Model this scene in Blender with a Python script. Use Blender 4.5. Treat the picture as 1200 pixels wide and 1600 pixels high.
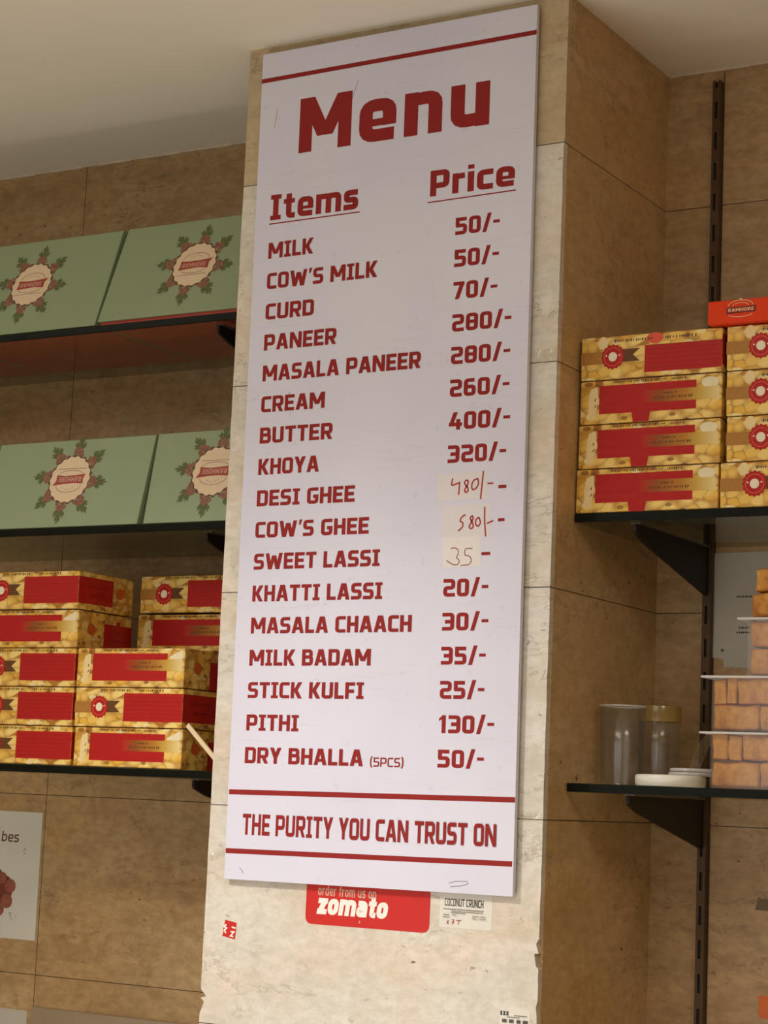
import bpy, bmesh, math, random
from mathutils import Vector, Matrix
random.seed(7)
scn = bpy.context.scene
COL = scn.collection
for o in list(bpy.data.objects):
    bpy.data.objects.remove(o)
ZO = 1.42          # height of the menu board's lower edge above the shop floor

# ------------------------------------------------------------------ camera
cam_d = bpy.data.cameras.new('camera')
cam = bpy.data.objects.new('camera', cam_d)
COL.objects.link(cam)
R_ = Vector((0.86189016, 0.50534778, 0.0420591))
U_ = Vector((0.03434145, -0.1409186, 0.9894254))
F_ = Vector((-0.50593084, 0.85133165, 0.13881073))
m = Matrix((R_, U_, -F_)).transposed().to_4x4()
m.translation = (1.64238, -2.42175, 0.13150 + ZO)
cam.matrix_world = m
cam_d.sensor_fit = 'HORIZONTAL'
cam_d.sensor_width = 36.0
cam_d.lens = 3180.33 / 1200 * 36.0
cam_d.clip_start = 0.05
scn.camera = cam

# ------------------------------------------------------------------ light
scn.view_settings.view_transform = 'Standard'
scn.view_settings.look = 'None'
scn.view_settings.gamma = 1.0
scn.view_settings.exposure = 0.0
world = bpy.data.worlds.new('world')
scn.world = world
world.use_nodes = True
bg = world.node_tree.nodes['Background']
bg.inputs[0].default_value = (1.0, 0.90, 0.76, 1)
bg.inputs[1].default_value = 0.13


def area(name, loc, size, power, color, target=None, size_y=None, shape='SQUARE'):
    d = bpy.data.lights.new(name, 'AREA')
    d.energy = power
    d.color = color
    d.shape = shape
    d.size = size
    if size_y:
        d.shape = 'RECTANGLE'
        d.size_y = size_y
    o = bpy.data.objects.new(name, d)
    COL.objects.link(o)
    o.location = (loc[0], loc[1], loc[2] + ZO)
    if target is None:
        target = (loc[0], loc[1], loc[2] - 1)
    o.rotation_euler = (Vector(target) - Vector(loc)).to_track_quat('-Z', 'Y').to_euler()
    return o


# recessed spot in front of the pillar, a panel over the shop, added side fills
# and front fill, a counter lamp low by the pillar, an added uplight
spot_d = bpy.data.lights.new('spot_lamp', 'SPOT')
spot_d.energy = 86.0
spot_d.color = (1.0, 0.975, 0.955)
spot_d.spot_size = math.radians(64)
spot_d.spot_blend = 1.0
spot_d.shadow_soft_size = 0.05
spot = bpy.data.objects.new('spot_lamp', spot_d)
COL.objects.link(spot)
spot.location = (-0.35, -1.50, 1.20 + ZO)
spot.rotation_euler = Vector((0.62, 1.50, -1.88)).to_track_quat('-Z', 'Y').to_euler()
area('overhead_light', (0.6, -2.4, 1.225), 1.2, 12.0, (1.0, 0.92, 0.82))
area('overhead_light', (1.95, -1.35, 1.225), 0.6, 12.0, (1.0, 0.88, 0.70))  # added fill, brightens the pillar's right face and the right niche
area('overhead_light', (-1.25, -1.25, 1.225), 0.6, 8.0, (1.0, 0.90, 0.75))  # added fill that lifts the left wall
area('front_fill', (0.6, -4.6, 0.1), 3.4, 20.0, (1.0, 0.96, 0.92), (0.4, 0.0, 0.2), 1.6)  # unseen broad fill added behind the camera
area('low_uplight', (0.19, -0.46, -0.62), 0.5, 1.8, (1.0, 0.98, 0.96), (0.19, -0.20, 0.2), 0.12)
area('low_uplight', (-0.2, -1.7, -0.55), 1.8, 13.0, (1.0, 0.97, 0.91), (-0.2, -1.6, 1.0), 0.4)  # upward light added to brighten the ceiling


# ------------------------------------------------------------------ materials
def lin(r, g, b):
    f = lambda c: (c / 255 / 12.92) if c <= 10.3 else ((c / 255 + 0.055) / 1.055) ** 2.4
    return (f(r), f(g), f(b), 1.0)


class NT:
    def __init__(s, name):
        s.m = bpy.data.materials.new(name)
        s.m.use_nodes = True
        s.t = s.m.node_tree
        s.b = s.t.nodes['Principled BSDF']

    def n(s, typ, **kw):
        x = s.t.nodes.new(typ)
        for k, v in kw.items():
            setattr(x, k, v)
        return x

    def l(s, a, b):
        s.t.links.new(a, b)

    def val(s, sock, v):
        if isinstance(v, (int, float, tuple, list)):
            sock.default_value = v
        else:
            s.l(v, sock)

    def math(s, op, a, b=0.0, c=0.0, clamp=False):
        x = s.n('ShaderNodeMath', operation=op, use_clamp=clamp)
        for i, v in enumerate((a, b, c)):
            s.val(x.inputs[i], v)
        return x.outputs[0]

    def mix(s, fac, a, b, mode='MIX'):
        x = s.n('ShaderNodeMix', data_type='RGBA', blend_type=mode)
        s.val(x.inputs[0], fac)
        s.val(x.inputs[6], a)
        s.val(x.inputs[7], b)
        return x.outputs[2]

    def ramp(s, fac, stops):
        x = s.n('ShaderNodeValToRGB')
        s.l(fac, x.inputs[0])
        e = x.color_ramp.elements
        while len(e) < len(stops):
            e.new(0.5)
        for i, (p, c) in enumerate(stops):
            e[i].position = p
            e[i].color = c
        return x.outputs[0]

    def coord(s, scale=(1, 1, 1), loc=(0, 0, 0)):
        c = s.n('ShaderNodeTexCoord')
        mp = s.n('ShaderNodeMapping')
        s.l(c.outputs['Object'], mp.inputs[0])
        mp.inputs['Scale'].default_value = scale
        mp.inputs['Location'].default_value = loc
        return mp.outputs[0]

    def noise(s, vec, scale, detail=4, rough=0.55, dist=0.0):
        x = s.n('ShaderNodeTexNoise')
        s.l(vec, x.inputs['Vector'])
        x.inputs['Scale'].default_value = scale
        x.inputs['Detail'].default_value = detail
        x.inputs['Roughness'].default_value = rough
        x.inputs['Distortion'].default_value = dist
        return x.outputs[0]

    def bump(s, h, strength=0.2, dist=0.002):
        x = s.n('ShaderNodeBump')
        x.inputs['Strength'].default_value = strength
        x.inputs['Distance'].default_value = dist
        s.l(h, x.inputs['Height'])
        return x.outputs[0]


def plain(name, col, rough=0.5, metal=0.0, spec=0.5, coat=0.0, var=0.0, scale=40, bump=0.0):
    t = NT(name)
    b = t.b
    b.inputs['Roughness'].default_value = rough
    b.inputs['Metallic'].default_value = metal
    b.inputs['Specular IOR Level'].default_value = spec
    b.inputs['Coat Weight'].default_value = coat
    b.inputs['Coat Roughness'].default_value = 0.12
    nz = t.noise(t.coord(), scale, 4)
    c2 = tuple(max(0, q * (1 - var)) for q in col[:3]) + (1,)
    c1 = tuple(min(1, q * (1 + var)) for q in col[:3]) + (1,)
    t.l(t.ramp(nz, [(0.3, c2), (0.7, c1)]), b.inputs['Base Color'])
    if bump:
        t.l(t.bump(nz, bump), b.inputs['Normal'])
    return t.m


def stone(name, light, dark, spot, u0=0.0, tint=0.10, rough=0.42, width=0.61, joint=(70, 50, 32), top=None):
    t = NT(name)
    c = t.n('ShaderNodeTexCoord')
    sp = t.n('ShaderNodeSeparateXYZ')
    t.l(c.outputs['Object'], sp.inputs[0])
    u = t.math('ADD', t.math('ADD', sp.outputs[0], sp.outputs[1]), 20 * width - u0)
    v = t.math('ADD', sp.outputs[2], 10 * 0.3057 - 0.1113)
    cb = t.n('ShaderNodeCombineXYZ')
    t.l(u, cb.inputs[0])
    t.l(v, cb.inputs[1])
    br = t.n('ShaderNodeTexBrick', offset=0.0, squash=1.0, offset_frequency=2)
    t.l(cb.outputs[0], br.inputs['Vector'])
    br.inputs['Color1'].default_value = (1, 1, 1, 1)
    br.inputs['Color2'].default_value = (1 - tint, 1 - tint, 1 - tint, 1)
    br.inputs['Mortar'].default_value = (0, 0, 0, 1)
    br.inputs['Scale'].default_value = 1.0
    br.inputs['Mortar Size'].default_value = 0.0007
    br.inputs['Mortar Smooth'].default_value = 0.2
    br.inputs['Brick Width'].default_value = width
    br.inputs['Row Height'].default_value = 0.3057
    fac = br.outputs['Fac']
    st = t.noise(t.coord((2.0, 2.0, 5.0)), 2.6, 7, 0.62, 0.6)
    st2 = t.noise(t.coord((3, 3, 14), (3, 1, 2)), 7.0, 6, 0.65, 0.4)
    base = t.ramp(t.math('ADD', t.math('MULTIPLY', st, 0.6), t.math('MULTIPLY', st2, 0.4)),
                  [(0.36, dark), (0.62, light)])
    fine = t.noise(t.coord((1, 1, 1.6), (5, 2, 1)), 55.0, 5, 0.7)
    base = t.mix(t.math('MULTIPLY', t.ramp(fine, [(0.42, (0, 0, 0, 1)), (0.62, (1, 1, 1, 1))]), 0.42), base, spot)
    mot = t.noise(t.coord((1, 1, 1.3), (3, 3, 6)), 17.0, 6, 0.7, 0.8)
    base = t.mix(t.math('MULTIPLY', t.ramp(mot, [(0.50, (0, 0, 0, 1)), (0.68, (1, 1, 1, 1))]), 0.5), base, spot)
    spk = t.noise(t.coord((0.8, 0.8, 1.4), (1, 7, 3)), 70.0, 3, 0.5)
    msk = t.noise(t.coord((1, 1, 2), (9, 7, 3)), 5.0, 3, 0.5)
    sp2 = t.math('MULTIPLY', t.ramp(spk, [(0.665, (0, 0, 0, 1)), (0.72, (1, 1, 1, 1))]),
                 t.ramp(msk, [(0.44, (0, 0, 0, 1)), (0.60, (1, 1, 1, 1))]))
    base = t.mix(t.math('MULTIPLY', sp2, 0.75), base, lin(60, 48, 34))
    # hairline veins
    ve = t.noise(t.coord((1.0, 1.0, 2.6), (4, 4, 8)), 4.0, 8, 0.68, 0.7)
    vd = t.math('ABSOLUTE', t.math('SUBTRACT', ve, 0.5))
    vl = t.ramp(vd, [(0.0, (1, 1, 1, 1)), (0.010, (0, 0, 0, 1))])
    vm = t.ramp(t.noise(t.coord((1, 1, 2), (2, 3, 9)), 6.5, 3), [(0.50, (0, 0, 0, 1)), (0.60, (1, 1, 1, 1))])
    base = t.mix(t.math('MULTIPLY', t.math('MULTIPLY', vl, vm), 0.42), base, lin(72, 58, 40))
    hue = t.noise(t.coord((1, 1, 1.5), (8, 1, 4)), 6.0, 3, 0.5)
    base = t.mix(t.ramp(hue, [(0.42, (0, 0, 0, 1)), (0.62, (1, 1, 1, 1))]), base, t.mix(1.0, base, (1.01, 0.95, 0.88, 1), 'MULTIPLY'))
    if top:          # the topmost course was cut from a browner slab
        base = t.mix(t.math('GREATER_THAN', sp.outputs[2], 1.0284), base, t.mix(1.0, base, top, 'MULTIPLY'))
    base = t.mix(1.0, base, br.outputs['Color'], 'MULTIPLY')
    base = t.mix(t.math('MULTIPLY', fac, 0.62), base, lin(*joint))
    t.l(base, t.b.inputs['Base Color'])
    t.b.inputs['Roughness'].default_value = rough
    t.l(t.bump(t.math('SUBTRACT', t.math('MULTIPLY', fine, 0.25), t.math('ADD', fac, sp2)), 0.25, 0.001), t.b.inputs['Normal'])
    return t.m


def film(t, coat=0.34, rough=0.55, bump=0.42, scale=6):
    """cling film over a printed carton: wrinkled clear coat"""
    b = t.b
    b.inputs['Roughness'].default_value = rough
    b.inputs['Coat Weight'].default_value = coat
    b.inputs['Coat Roughness'].default_value = 0.13
    b.inputs['Specular IOR Level'].default_value = 0.25
    nz = t.noise(t.coord((1, 1, 4.2)), scale, 3, 0.45, 0.9)
    t.l(t.bump(nz, bump, 0.006), b.inputs['Coat Normal'])


def nuts(name, off=(0, 0, 0), pale=(238, 208, 126), gold=(226, 176, 68), brown=(170, 108, 44)):
    t = NT(name)
    v = t.n('ShaderNodeTexVoronoi', feature='F1')
    wob = t.noise(t.coord((1, 1, 1), off), 28, 2)
    add = t.n('ShaderNodeVectorMath', operation='MULTIPLY_ADD')
    cv = t.n('ShaderNodeCombineXYZ')
    t.l(wob, cv.inputs[0])
    t.l(wob, cv.inputs[2])
    t.l(cv.outputs[0], add.inputs[0])
    add.inputs[1].default_value = (0.022, 0, 0.022)
    t.l(t.coord((0.75, 0.9, 1.25), off), add.inputs[2])
    t.l(add.outputs[0], v.inputs['Vector'])
    v.inputs['Scale'].default_value = 66
    e = t.n('ShaderNodeTexVoronoi', feature='DISTANCE_TO_EDGE')
    t.l(add.outputs[0], e.inputs['Vector'])
    e.inputs['Scale'].default_value = 66
    sp = t.n('ShaderNodeSeparateColor')
    t.l(v.outputs['Color'], sp.inputs[0])
    base = t.ramp(sp.outputs[0], [(0.0, lin(*pale)), (0.45, lin(*gold)), (0.72, lin(*pale)), (0.9, lin(*gold)), (1.0, lin(*brown))])
    base = t.mix(t.math('MULTIPLY', t.ramp(v.outputs['Distance'], [(0.38, (0, 0, 0, 1)), (0.72, (1, 1, 1, 1))]), 0.62), base, lin(160, 102, 32))
    gate = t.ramp(t.noise(t.coord((1, 1, 1), off), 34, 2), [(0.50, (0, 0, 0, 1)), (0.60, (1, 1, 1, 1))])
    edge = t.ramp(e.outputs['Distance'], [(0.015, (1, 1, 1, 1)), (0.07, (0, 0, 0, 1))])
    base = t.mix(t.math('MULTIPLY', t.math('MULTIPLY', edge, gate), 0.45), base, lin(98, 54, 20))
    v2 = t.n('ShaderNodeTexVoronoi', feature='F1')      # almonds and raisins between the cashews
    t.l(t.coord((0.8, 1.0, 1.5), (off[0] + 3.1, off[1], off[2])), v2.inputs['Vector'])
    v2.inputs['Scale'].default_value = 70
    s2 = t.n('ShaderNodeSeparateColor')
    t.l(v2.outputs['Color'], s2.inputs[0])
    alm = t.math('MULTIPLY', t.math('GREATER_THAN', s2.outputs[0], 0.80), t.math('LESS_THAN', v2.outputs['Distance'], 0.34))
    base = t.mix(t.math('MULTIPLY', alm, 0.7), base, t.ramp(s2.outputs[1], [(0.3, lin(150, 84, 30)), (0.7, lin(112, 60, 26))]))
    pal = t.math('MULTIPLY', t.math('LESS_THAN', s2.outputs[0], 0.16), t.math('LESS_THAN', v2.outputs['Distance'], 0.42))
    base = t.mix(t.math('MULTIPLY', pal, 0.6), base, lin(244, 226, 170))
    t.l(base, t.b.inputs['Base Color'])
    film(t)
    return t.m


def printed(name, rgb, var=0.06, coat=0.34, lines=0.0):
    t = NT(name)
    nz = t.noise(t.coord((1, 1, 1)), 120, 2)
    col = lin(*rgb)
    a = tuple(q * (1 - var) for q in col[:3]) + (1,)
    b = tuple(min(1, q * (1 + var)) for q in col[:3]) + (1,)
    t.l(t.ramp(nz, [(0.3, a), (0.7, b)]), t.b.inputs['Base Color'])
    film(t, coat)
    return t.m


def gradient_print(name, x0, x1, stops):
    t = NT(name)
    c = t.n('ShaderNodeTexCoord')
    sp = t.n('ShaderNodeSeparateXYZ')
    t.l(c.outputs['Object'], sp.inputs[0])
    f = t.math('DIVIDE', t.math('SUBTRACT', sp.outputs[0], x0), x1 - x0, clamp=True)
    t.l(t.ramp(f, [(p, lin(*q)) for p, q in stops]), t.b.inputs['Base Color'])
    film(t)
    return t.m


def clear(name, tint=(0.94, 0.95, 0.94), rough=0.06, refl=0.10, milk=0.0, milk_col=(0.8, 0.8, 0.78, 1)):
    t = NT(name)
    out = t.t.nodes['Material Output']
    tr = t.n('ShaderNodeBsdfTransparent')
    tr.inputs[0].default_value = tint + (1,)
    gl = t.n('ShaderNodeBsdfGlossy')
    gl.inputs['Roughness'].default_value = rough
    gl.inputs['Color'].default_value = (0.9, 0.9, 0.9, 1)
    lw = t.n('ShaderNodeLayerWeight')
    lw.inputs[0].default_value = 0.5
    nz = t.noise(t.coord(), 20, 2)
    sch = t.math('ADD', t.math('MULTIPLY', t.math('POWER', lw.outputs['Facing'], 5.0), 0.55), 0.035)
    f = t.math('ADD', sch, t.math('MULTIPLY', nz, refl * 0.35), clamp=True)
    mx = t.n('ShaderNodeMixShader')
    t.l(f, mx.inputs[0])
    t.l(tr.outputs[0], mx.inputs[1])
    t.l(gl.outputs[0], mx.inputs[2])
    last = mx.outputs[0]
    if milk:
        df = t.n('ShaderNodeBsdfDiffuse')
        df.inputs[0].default_value = milk_col
        m2 = t.n('ShaderNodeMixShader')
        m2.inputs[0].default_value = milk
        t.l(last, m2.inputs[1])
        t.l(df.outputs[0], m2.inputs[2])
        last = m2.outputs[0]
    t.l(last, out.inputs[0])
    t.t.nodes.remove(t.b)
    return t.m


M = {}
M['pillar'] = stone('pillar_stone', lin(230, 223, 212), lin(214, 205, 191), lin(192, 181, 161), u0=-0.10, width=5.0, top=(0.76, 0.65, 0.46, 1))
M['side'] = stone('side_stone', lin(212, 180, 134), lin(192, 158, 110), lin(164, 132, 90), u0=3.0, width=5.0)
M['wall'] = stone('wall_stone', lin(196, 165, 120), lin(173, 141, 98), lin(142, 112, 74), u0=-0.307)
M['ceiling'] = plain('ceiling_paint', lin(236, 228, 212), 0.9, spec=0.2, var=0.02, scale=6)
M['floor'] = plain('floor_tile', lin(200, 190, 172), 0.5, var=0.08, scale=4)
M['plaster'] = plain('plaster', lin(200, 184, 156), 0.9, var=0.04, scale=6)
M['caulk'] = plain('white_caulk', lin(206, 190, 168), 0.7, var=0.12, scale=60)
M['grime'] = plain('dark_grime', lin(52, 40, 28), 0.9, var=0.3, scale=90)


def board_mat():
    t = NT('board_vinyl')
    n1 = t.noise(t.coord((1, 1, 1)), 3.0, 4)
    base = t.ramp(n1, [(0.35, lin(210, 208, 223)), (0.65, lin(218, 216, 229))])
    st = t.noise(t.coord((0.9, 1, 46), (2, 0, 1)), 3.0, 4, 0.6, 0.15)
    sd = t.math('ABSOLUTE', t.math('SUBTRACT', st, 0.52))
    ln = t.ramp(sd, [(0.0, (1, 1, 1, 1)), (0.012, (0, 0, 0, 1))])
    mk = t.ramp(t.noise(t.coord((1, 1, 4), (1, 0, 7)), 6, 3), [(0.52, (0, 0, 0, 1)), (0.68, (1, 1, 1, 1))])
    base = t.mix(t.math('MULTIPLY', t.math('MULTIPLY', ln, mk), 0.35), base, lin(150, 144, 148))
    dust = t.noise(t.coord((1, 1, 1), (7, 0, 3)), 70, 3)
    base = t.mix(t.math('MULTIPLY', t.ramp(dust, [(0.66, (0, 0, 0, 1)), (0.72, (1, 1, 1, 1))]), 0.12), base, lin(120, 112, 110))
    t.l(base, t.b.inputs['Base Color'])
    t.b.inputs['Roughness'].default_value = 0.65
    t.b.inputs['Specular IOR Level'].default_value = 0.2
    return t.m


M['board'] = board_mat()
M['ink'] = plain('maroon_vinyl', lin(144, 42, 40), 0.7, var=0.05, scale=60, spec=0.15)
M['pen_red'] = plain('red_pen', lin(160, 40, 26), 0.5, var=0.12, scale=200)
M['pen_thin'] = plain('brown_pen', lin(140, 70, 60), 0.5, var=0.12, scale=200)
M['pen_grey'] = plain('grey_pen', lin(110, 106, 108), 0.6, var=0.1, scale=200)
M['patch'] = plain('paper_patch', lin(223, 216, 211), 0.6, var=0.02)
M['tape_patch'] = plain('tape_patch', lin(215, 208, 209), 0.4, var=0.015)
M['foam'] = plain('foam_edge', lin(226, 220, 212), 0.8, var=0.04)
M['green'] = plain('green_card', lin(142, 158, 122), 0.45, var=0.02, scale=14, coat=0.15)
M['redbase'] = plain('red_card', lin(196, 66, 48), 0.5, var=0.08)
M['greybase'] = plain('grey_board', lin(120, 112, 92), 0.6, var=0.06)
M['cream'] = plain('cream_print', lin(226, 202, 168), 0.5, var=0.02)
M['maroon'] = plain('maroon_print', lin(160, 62, 50), 0.5, var=0.06)
M['dkbrown'] = plain('brown_print', lin(104, 66, 46), 0.6, var=0.2, scale=120)
M['rose'] = plain('rose_print', lin(138, 92, 74), 0.6, var=0.45, scale=300)
M['leaf'] = plain('leaf_print', lin(90, 100, 56), 0.6, var=0.3, scale=260)
M['pinkish'] = plain('pink_print', lin(206, 150, 130), 0.5, var=0.05)
M['nutsA'] = nuts('nut_print', (0.3, 0.1, 0.2))
M['nutsB'] = nuts('nut_print_back', (1.7, 0.4, 0.9))
M['nutsE'] = nuts('nut_print_end', (2.9, 1.3, 0.1), (214, 180, 116), (190, 138, 66), (136, 80, 34))
M['red'] = printed('red_print', (172, 18, 18))
M['redtext'] = printed('red_print_text', (150, 14, 16))
M['seal'] = printed('seal_print', (198, 92, 36))
M['sealring'] = printed('seal_ring_print', (214, 84, 62))
M['white'] = printed('white_print', (232, 218, 190))
M['ribbon'] = printed('ribbon_print', (168, 116, 50), 0.1)
M['ribbondk'] = printed('ribbon_dark_print', (98, 60, 28), 0.1)
M['tinytext'] = printed('script_print', (92, 70, 48), 0.1)
M['cashew'] = printed('pale_nut_print', (232, 206, 150), 0.05)
M['bandB'] = gradient_print('gold_band_print', 0.455 * 0.205 - 0.1025, 0.985 * 0.205 - 0.1025,
                            [(0, (178, 28, 26)), (0.22, (142, 74, 24)), (0.55, (176, 116, 40)), (0.75, (198, 160, 70)), (1, (226, 204, 140))])
M['flap'] = printed('pale_print', (228, 214, 176), 0.04)
M['orangebox'] = plain('orange_card', lin(220, 62, 22), 0.55, var=0.05, scale=50, spec=0.2)
M['logo'] = plain('logo_print', lin(236, 170, 128), 0.5, var=0.08)
M['logodk'] = plain('logo_dark_print', lin(110, 18, 10), 0.5, var=0.08)
M['glass'] = clear('shelf_glass', (0.86, 0.89, 0.84), 0.02, 0.10)
M['edge'] = plain('glass_edge', lin(14, 17, 10), 0.4, var=0.2, spec=0.12, scale=30)
M['iron'] = plain('dark_bracket_metal', lin(26, 18, 12), 0.5, 0.1, 0.3, var=0.15, scale=50)
M['flange'] = plain('bracket_flange_metal', lin(98, 92, 80), 0.35, 0.6, var=0.1)
M['rail'] = plain('bronze_rail_metal', lin(84, 62, 38), 0.42, 0.4, var=0.12, scale=50)
M['raildk'] = plain('rail_inside', lin(22, 16, 11), 0.7, var=0.1)
M['plastic'] = clear('clear_plastic', (0.985, 0.98, 0.97), 0.10, 0.05, 0.008)
M['plasticcup'] = clear('cup_plastic', (0.95, 0.95, 0.94), 0.16, 0.06, 0.018, (0.8, 0.78, 0.72, 1))
M['filmflap'] = clear('cloudy_film', (0.95, 0.93, 0.9), 0.12, 0.2, 0.22, (0.75, 0.62, 0.48, 1))
M['rim'] = clear('plastic_rim', (0.95, 0.95, 0.94), 0.15, 0.3, 0.5, (0.86, 0.84, 0.80, 1))
M['amber'] = clear('amber_plastic', (0.88, 0.74, 0.42), 0.15, 0.2, 0.35, (0.62, 0.44, 0.16, 1))
M['lid'] = plain('white_lid_plastic', lin(226, 222, 208), 0.4, var=0.02)
M['paper'] = plain('paper_sheet', lin(204, 202, 190), 0.8, var=0.03, scale=10)
M['paper2'] = plain('grey_paper', lin(186, 180, 166), 0.8, var=0.04, scale=10)
M['greytrim'] = plain('grey_ledge', lin(150, 132, 106), 0.7, var=0.06, scale=20)
M['brownink'] = plain('brown_ink', lin(96, 70, 50), 0.6, var=0.1)
M['fruit'] = plain('dark_fruit_print', lin(112, 50, 40), 0.5, var=0.25, scale=60)
M['fruit2'] = plain('fruit_print', lin(138, 76, 62), 0.5, var=0.2, scale=60)
M['zred'] = plain('red_sticker', lin(196, 40, 34), 0.35, var=0.03, scale=30)
M['zwhite'] = plain('white_sticker_ink', lin(246, 232, 222), 0.4, var=0.01)
M['label'] = plain('label_paper', lin(218, 212, 200), 0.5, var=0.03)
M['labelink'] = plain('label_ink', lin(70, 66, 58), 0.6, var=0.1)
M['tape'] = clear('crinkled_tape', (0.97, 0.96, 0.92), 0.12, 0.25, 0.06)
M['wood'] = plain('pale_stick_wood', lin(224, 200, 160), 0.6, var=0.08, scale=60)
M['orange'] = plain('orange_sticker', lin(216, 104, 36), 0.5, var=0.1)
M['kraft'] = plain('brown_tape', lin(110, 84, 50), 0.5, var=0.12, scale=60)


def rusk_mat():
    t = NT('baked_rusk')
    n1 = t.noise(t.coord((1, 1, 1)), 38, 5, 0.65)
    n2 = t.noise(t.coord((1, 1, 0.25)), 260, 3, 0.6)
    base = t.ramp(n1, [(0.3, lin(146, 82, 26)), (0.50, lin(190, 132, 52)), (0.75, lin(212, 166, 86))])
    base = t.mix(t.math('MULTIPLY', t.ramp(n2, [(0.5, (0, 0, 0, 1)), (0.7, (1, 1, 1, 1))]), 0.3), base, lin(164, 98, 40))
    t.l(base, t.b.inputs['Base Color'])
    t.b.inputs['Roughness'].default_value = 0.75
    t.l(t.bump(t.math('ADD', n1, n2), 0.8, 0.003), t.b.inputs['Normal'])
    return t.m


M['rusk'] = rusk_mat()
M['crust'] = plain('baked_crust', lin(170, 100, 38), 0.6, var=0.2, scale=70)


# ------------------------------------------------------------------ mesh tools
class MB:
    def __init__(s):
        s.v = []
        s.f = []
        s.k = 0

    def add(s, vs, fs):
        n = len(s.v)
        s.v += [tuple(p) for p in vs]
        s.f += [tuple(i + n for i in f) for f in fs]
        return s

    def box(s, x0, x1, y0, y1, z0, z1):
        v = [(x, y, z) for z in (z0, z1) for y in (y0, y1) for x in (x0, x1)]
        return s.add(v, [(0, 2, 3, 1), (4, 5, 7, 6), (0, 1, 5, 4), (2, 6, 7, 3), (0, 4, 6, 2), (1, 3, 7, 5)])

    def prism(s, poly, axis, a0, a1):
        """poly of (p,q); axis 'x': (p,q)=(y,z); 'y': (x,z); 'z': (x,y)"""
        n = len(poly)
        mk = {'x': lambda a, p: (a, p[0], p[1]), 'y': lambda a, p: (p[0], a, p[1]), 'z': lambda a, p: (p[0], p[1], a)}[axis]
        v = [mk(a0, p) for p in poly] + [mk(a1, p) for p in poly]
        fs = [tuple(range(n)), tuple(range(2 * n - 1, n - 1, -1))]
        fs += [(i, i + n, (i + 1) % n + n, (i + 1) % n) for i in range(n)]
        return s.add(v, fs)

    def lathe(s, prof, seg=40, c=(0, 0)):
        v = []
        for r, z in prof:
            for k in range(seg):
                a = 2 * math.pi * k / seg
                v.append((c[0] + r * math.cos(a), c[1] + r * math.sin(a), z))
        fs = []
        for i in range(len(prof) - 1):
            for k in range(seg):
                k2 = (k + 1) % seg
                fs.append((i * seg + k, i * seg + k2, (i + 1) * seg + k2, (i + 1) * seg + k))
        return s.add(v, fs)

    def cap(s, r, z, seg=40, c=(0, 0), up=True):
        v = [(c[0] + r * math.cos(2 * math.pi * k / seg), c[1] + r * math.sin(2 * math.pi * k / seg), z) for k in range(seg)]
        f = tuple(range(seg)) if up else tuple(range(seg - 1, -1, -1))
        return s.add(v, [f])

    def flat(s, polys, tr, step=2e-5):
        """polys of (u,v); tr(u,v,n)->xyz; each piece a hair above the last"""
        for p in polys:
            quads = p if isinstance(p[0][0], (tuple, list)) else [p]
            n = s.k * step
            s.k += 1
            for q in quads:
                s.add([tr(u, v, n) for u, v in q], [tuple(range(len(q)))])
        return s

    def build(s, name, mat, parent=None, loc=None, smooth=False, bevel=0.0, fix=True, solid=0.0):
        me = bpy.data.meshes.new(name)
        me.from_pydata(s.v, [], s.f)
        if fix:
            bm = bmesh.new()
            bm.from_mesh(me)
            bmesh.ops.recalc_face_normals(bm, faces=bm.faces)
            bm.to_mesh(me)
            bm.free()
        me.materials.append(mat)
        if smooth:
            for p in me.polygons:
                p.use_smooth = True
        o = bpy.data.objects.new(name, me)
        COL.objects.link(o)
        if parent:
            o.parent = parent
            if loc:
                o.location = loc
        else:
            l = loc or (0, 0, 0)
            o.location = (l[0], l[1], l[2] + ZO)
        if bevel:
            b = o.modifiers.new('bevel', 'BEVEL')
            b.width = bevel
            b.segments = 2
            b.limit_method = 'ANGLE'
            for p in me.polygons:
                p.use_smooth = True
            w = o.modifiers.new('wn', 'WEIGHTED_NORMAL')
            w.keep_sharp = True
        return o


def tag(o, label=None, cat=None, group=None, kind=None):
    for k, v in (('label', label), ('category', cat), ('group', group), ('kind', kind)):
        if v:
            o[k] = v
    return o


def thing(name, label, cat, loc=(0, 0, 0), rotz=0.0, group=None, roty=0.0):
    o = bpy.data.objects.new(name, None)
    o.empty_display_size = 0.02
    COL.objects.link(o)
    o.location = (loc[0], loc[1], loc[2] + ZO)
    o.rotation_euler = (0, roty, rotz)
    return tag(o, label, cat, group)


def struct(name, mb, mat, parent=None):
    o = mb.build(name, mat, parent)
    if not parent:
        o['kind'] = 'structure'
    return o


def dup(root, loc, rotz=None, label=None):
    r = root.copy()
    COL.objects.link(r)
    r.location = (loc[0], loc[1], loc[2] + ZO)
    if rotz is not None:
        r.rotation_euler = (0, 0, rotz)
    if label:
        r['label'] = label
    for ch in list(root.children):
        c = ch.copy()
        COL.objects.link(c)
        c.parent = r
        for g in list(ch.children):
            d = g.copy()
            COL.objects.link(d)
            d.parent = c
    return r


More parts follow.
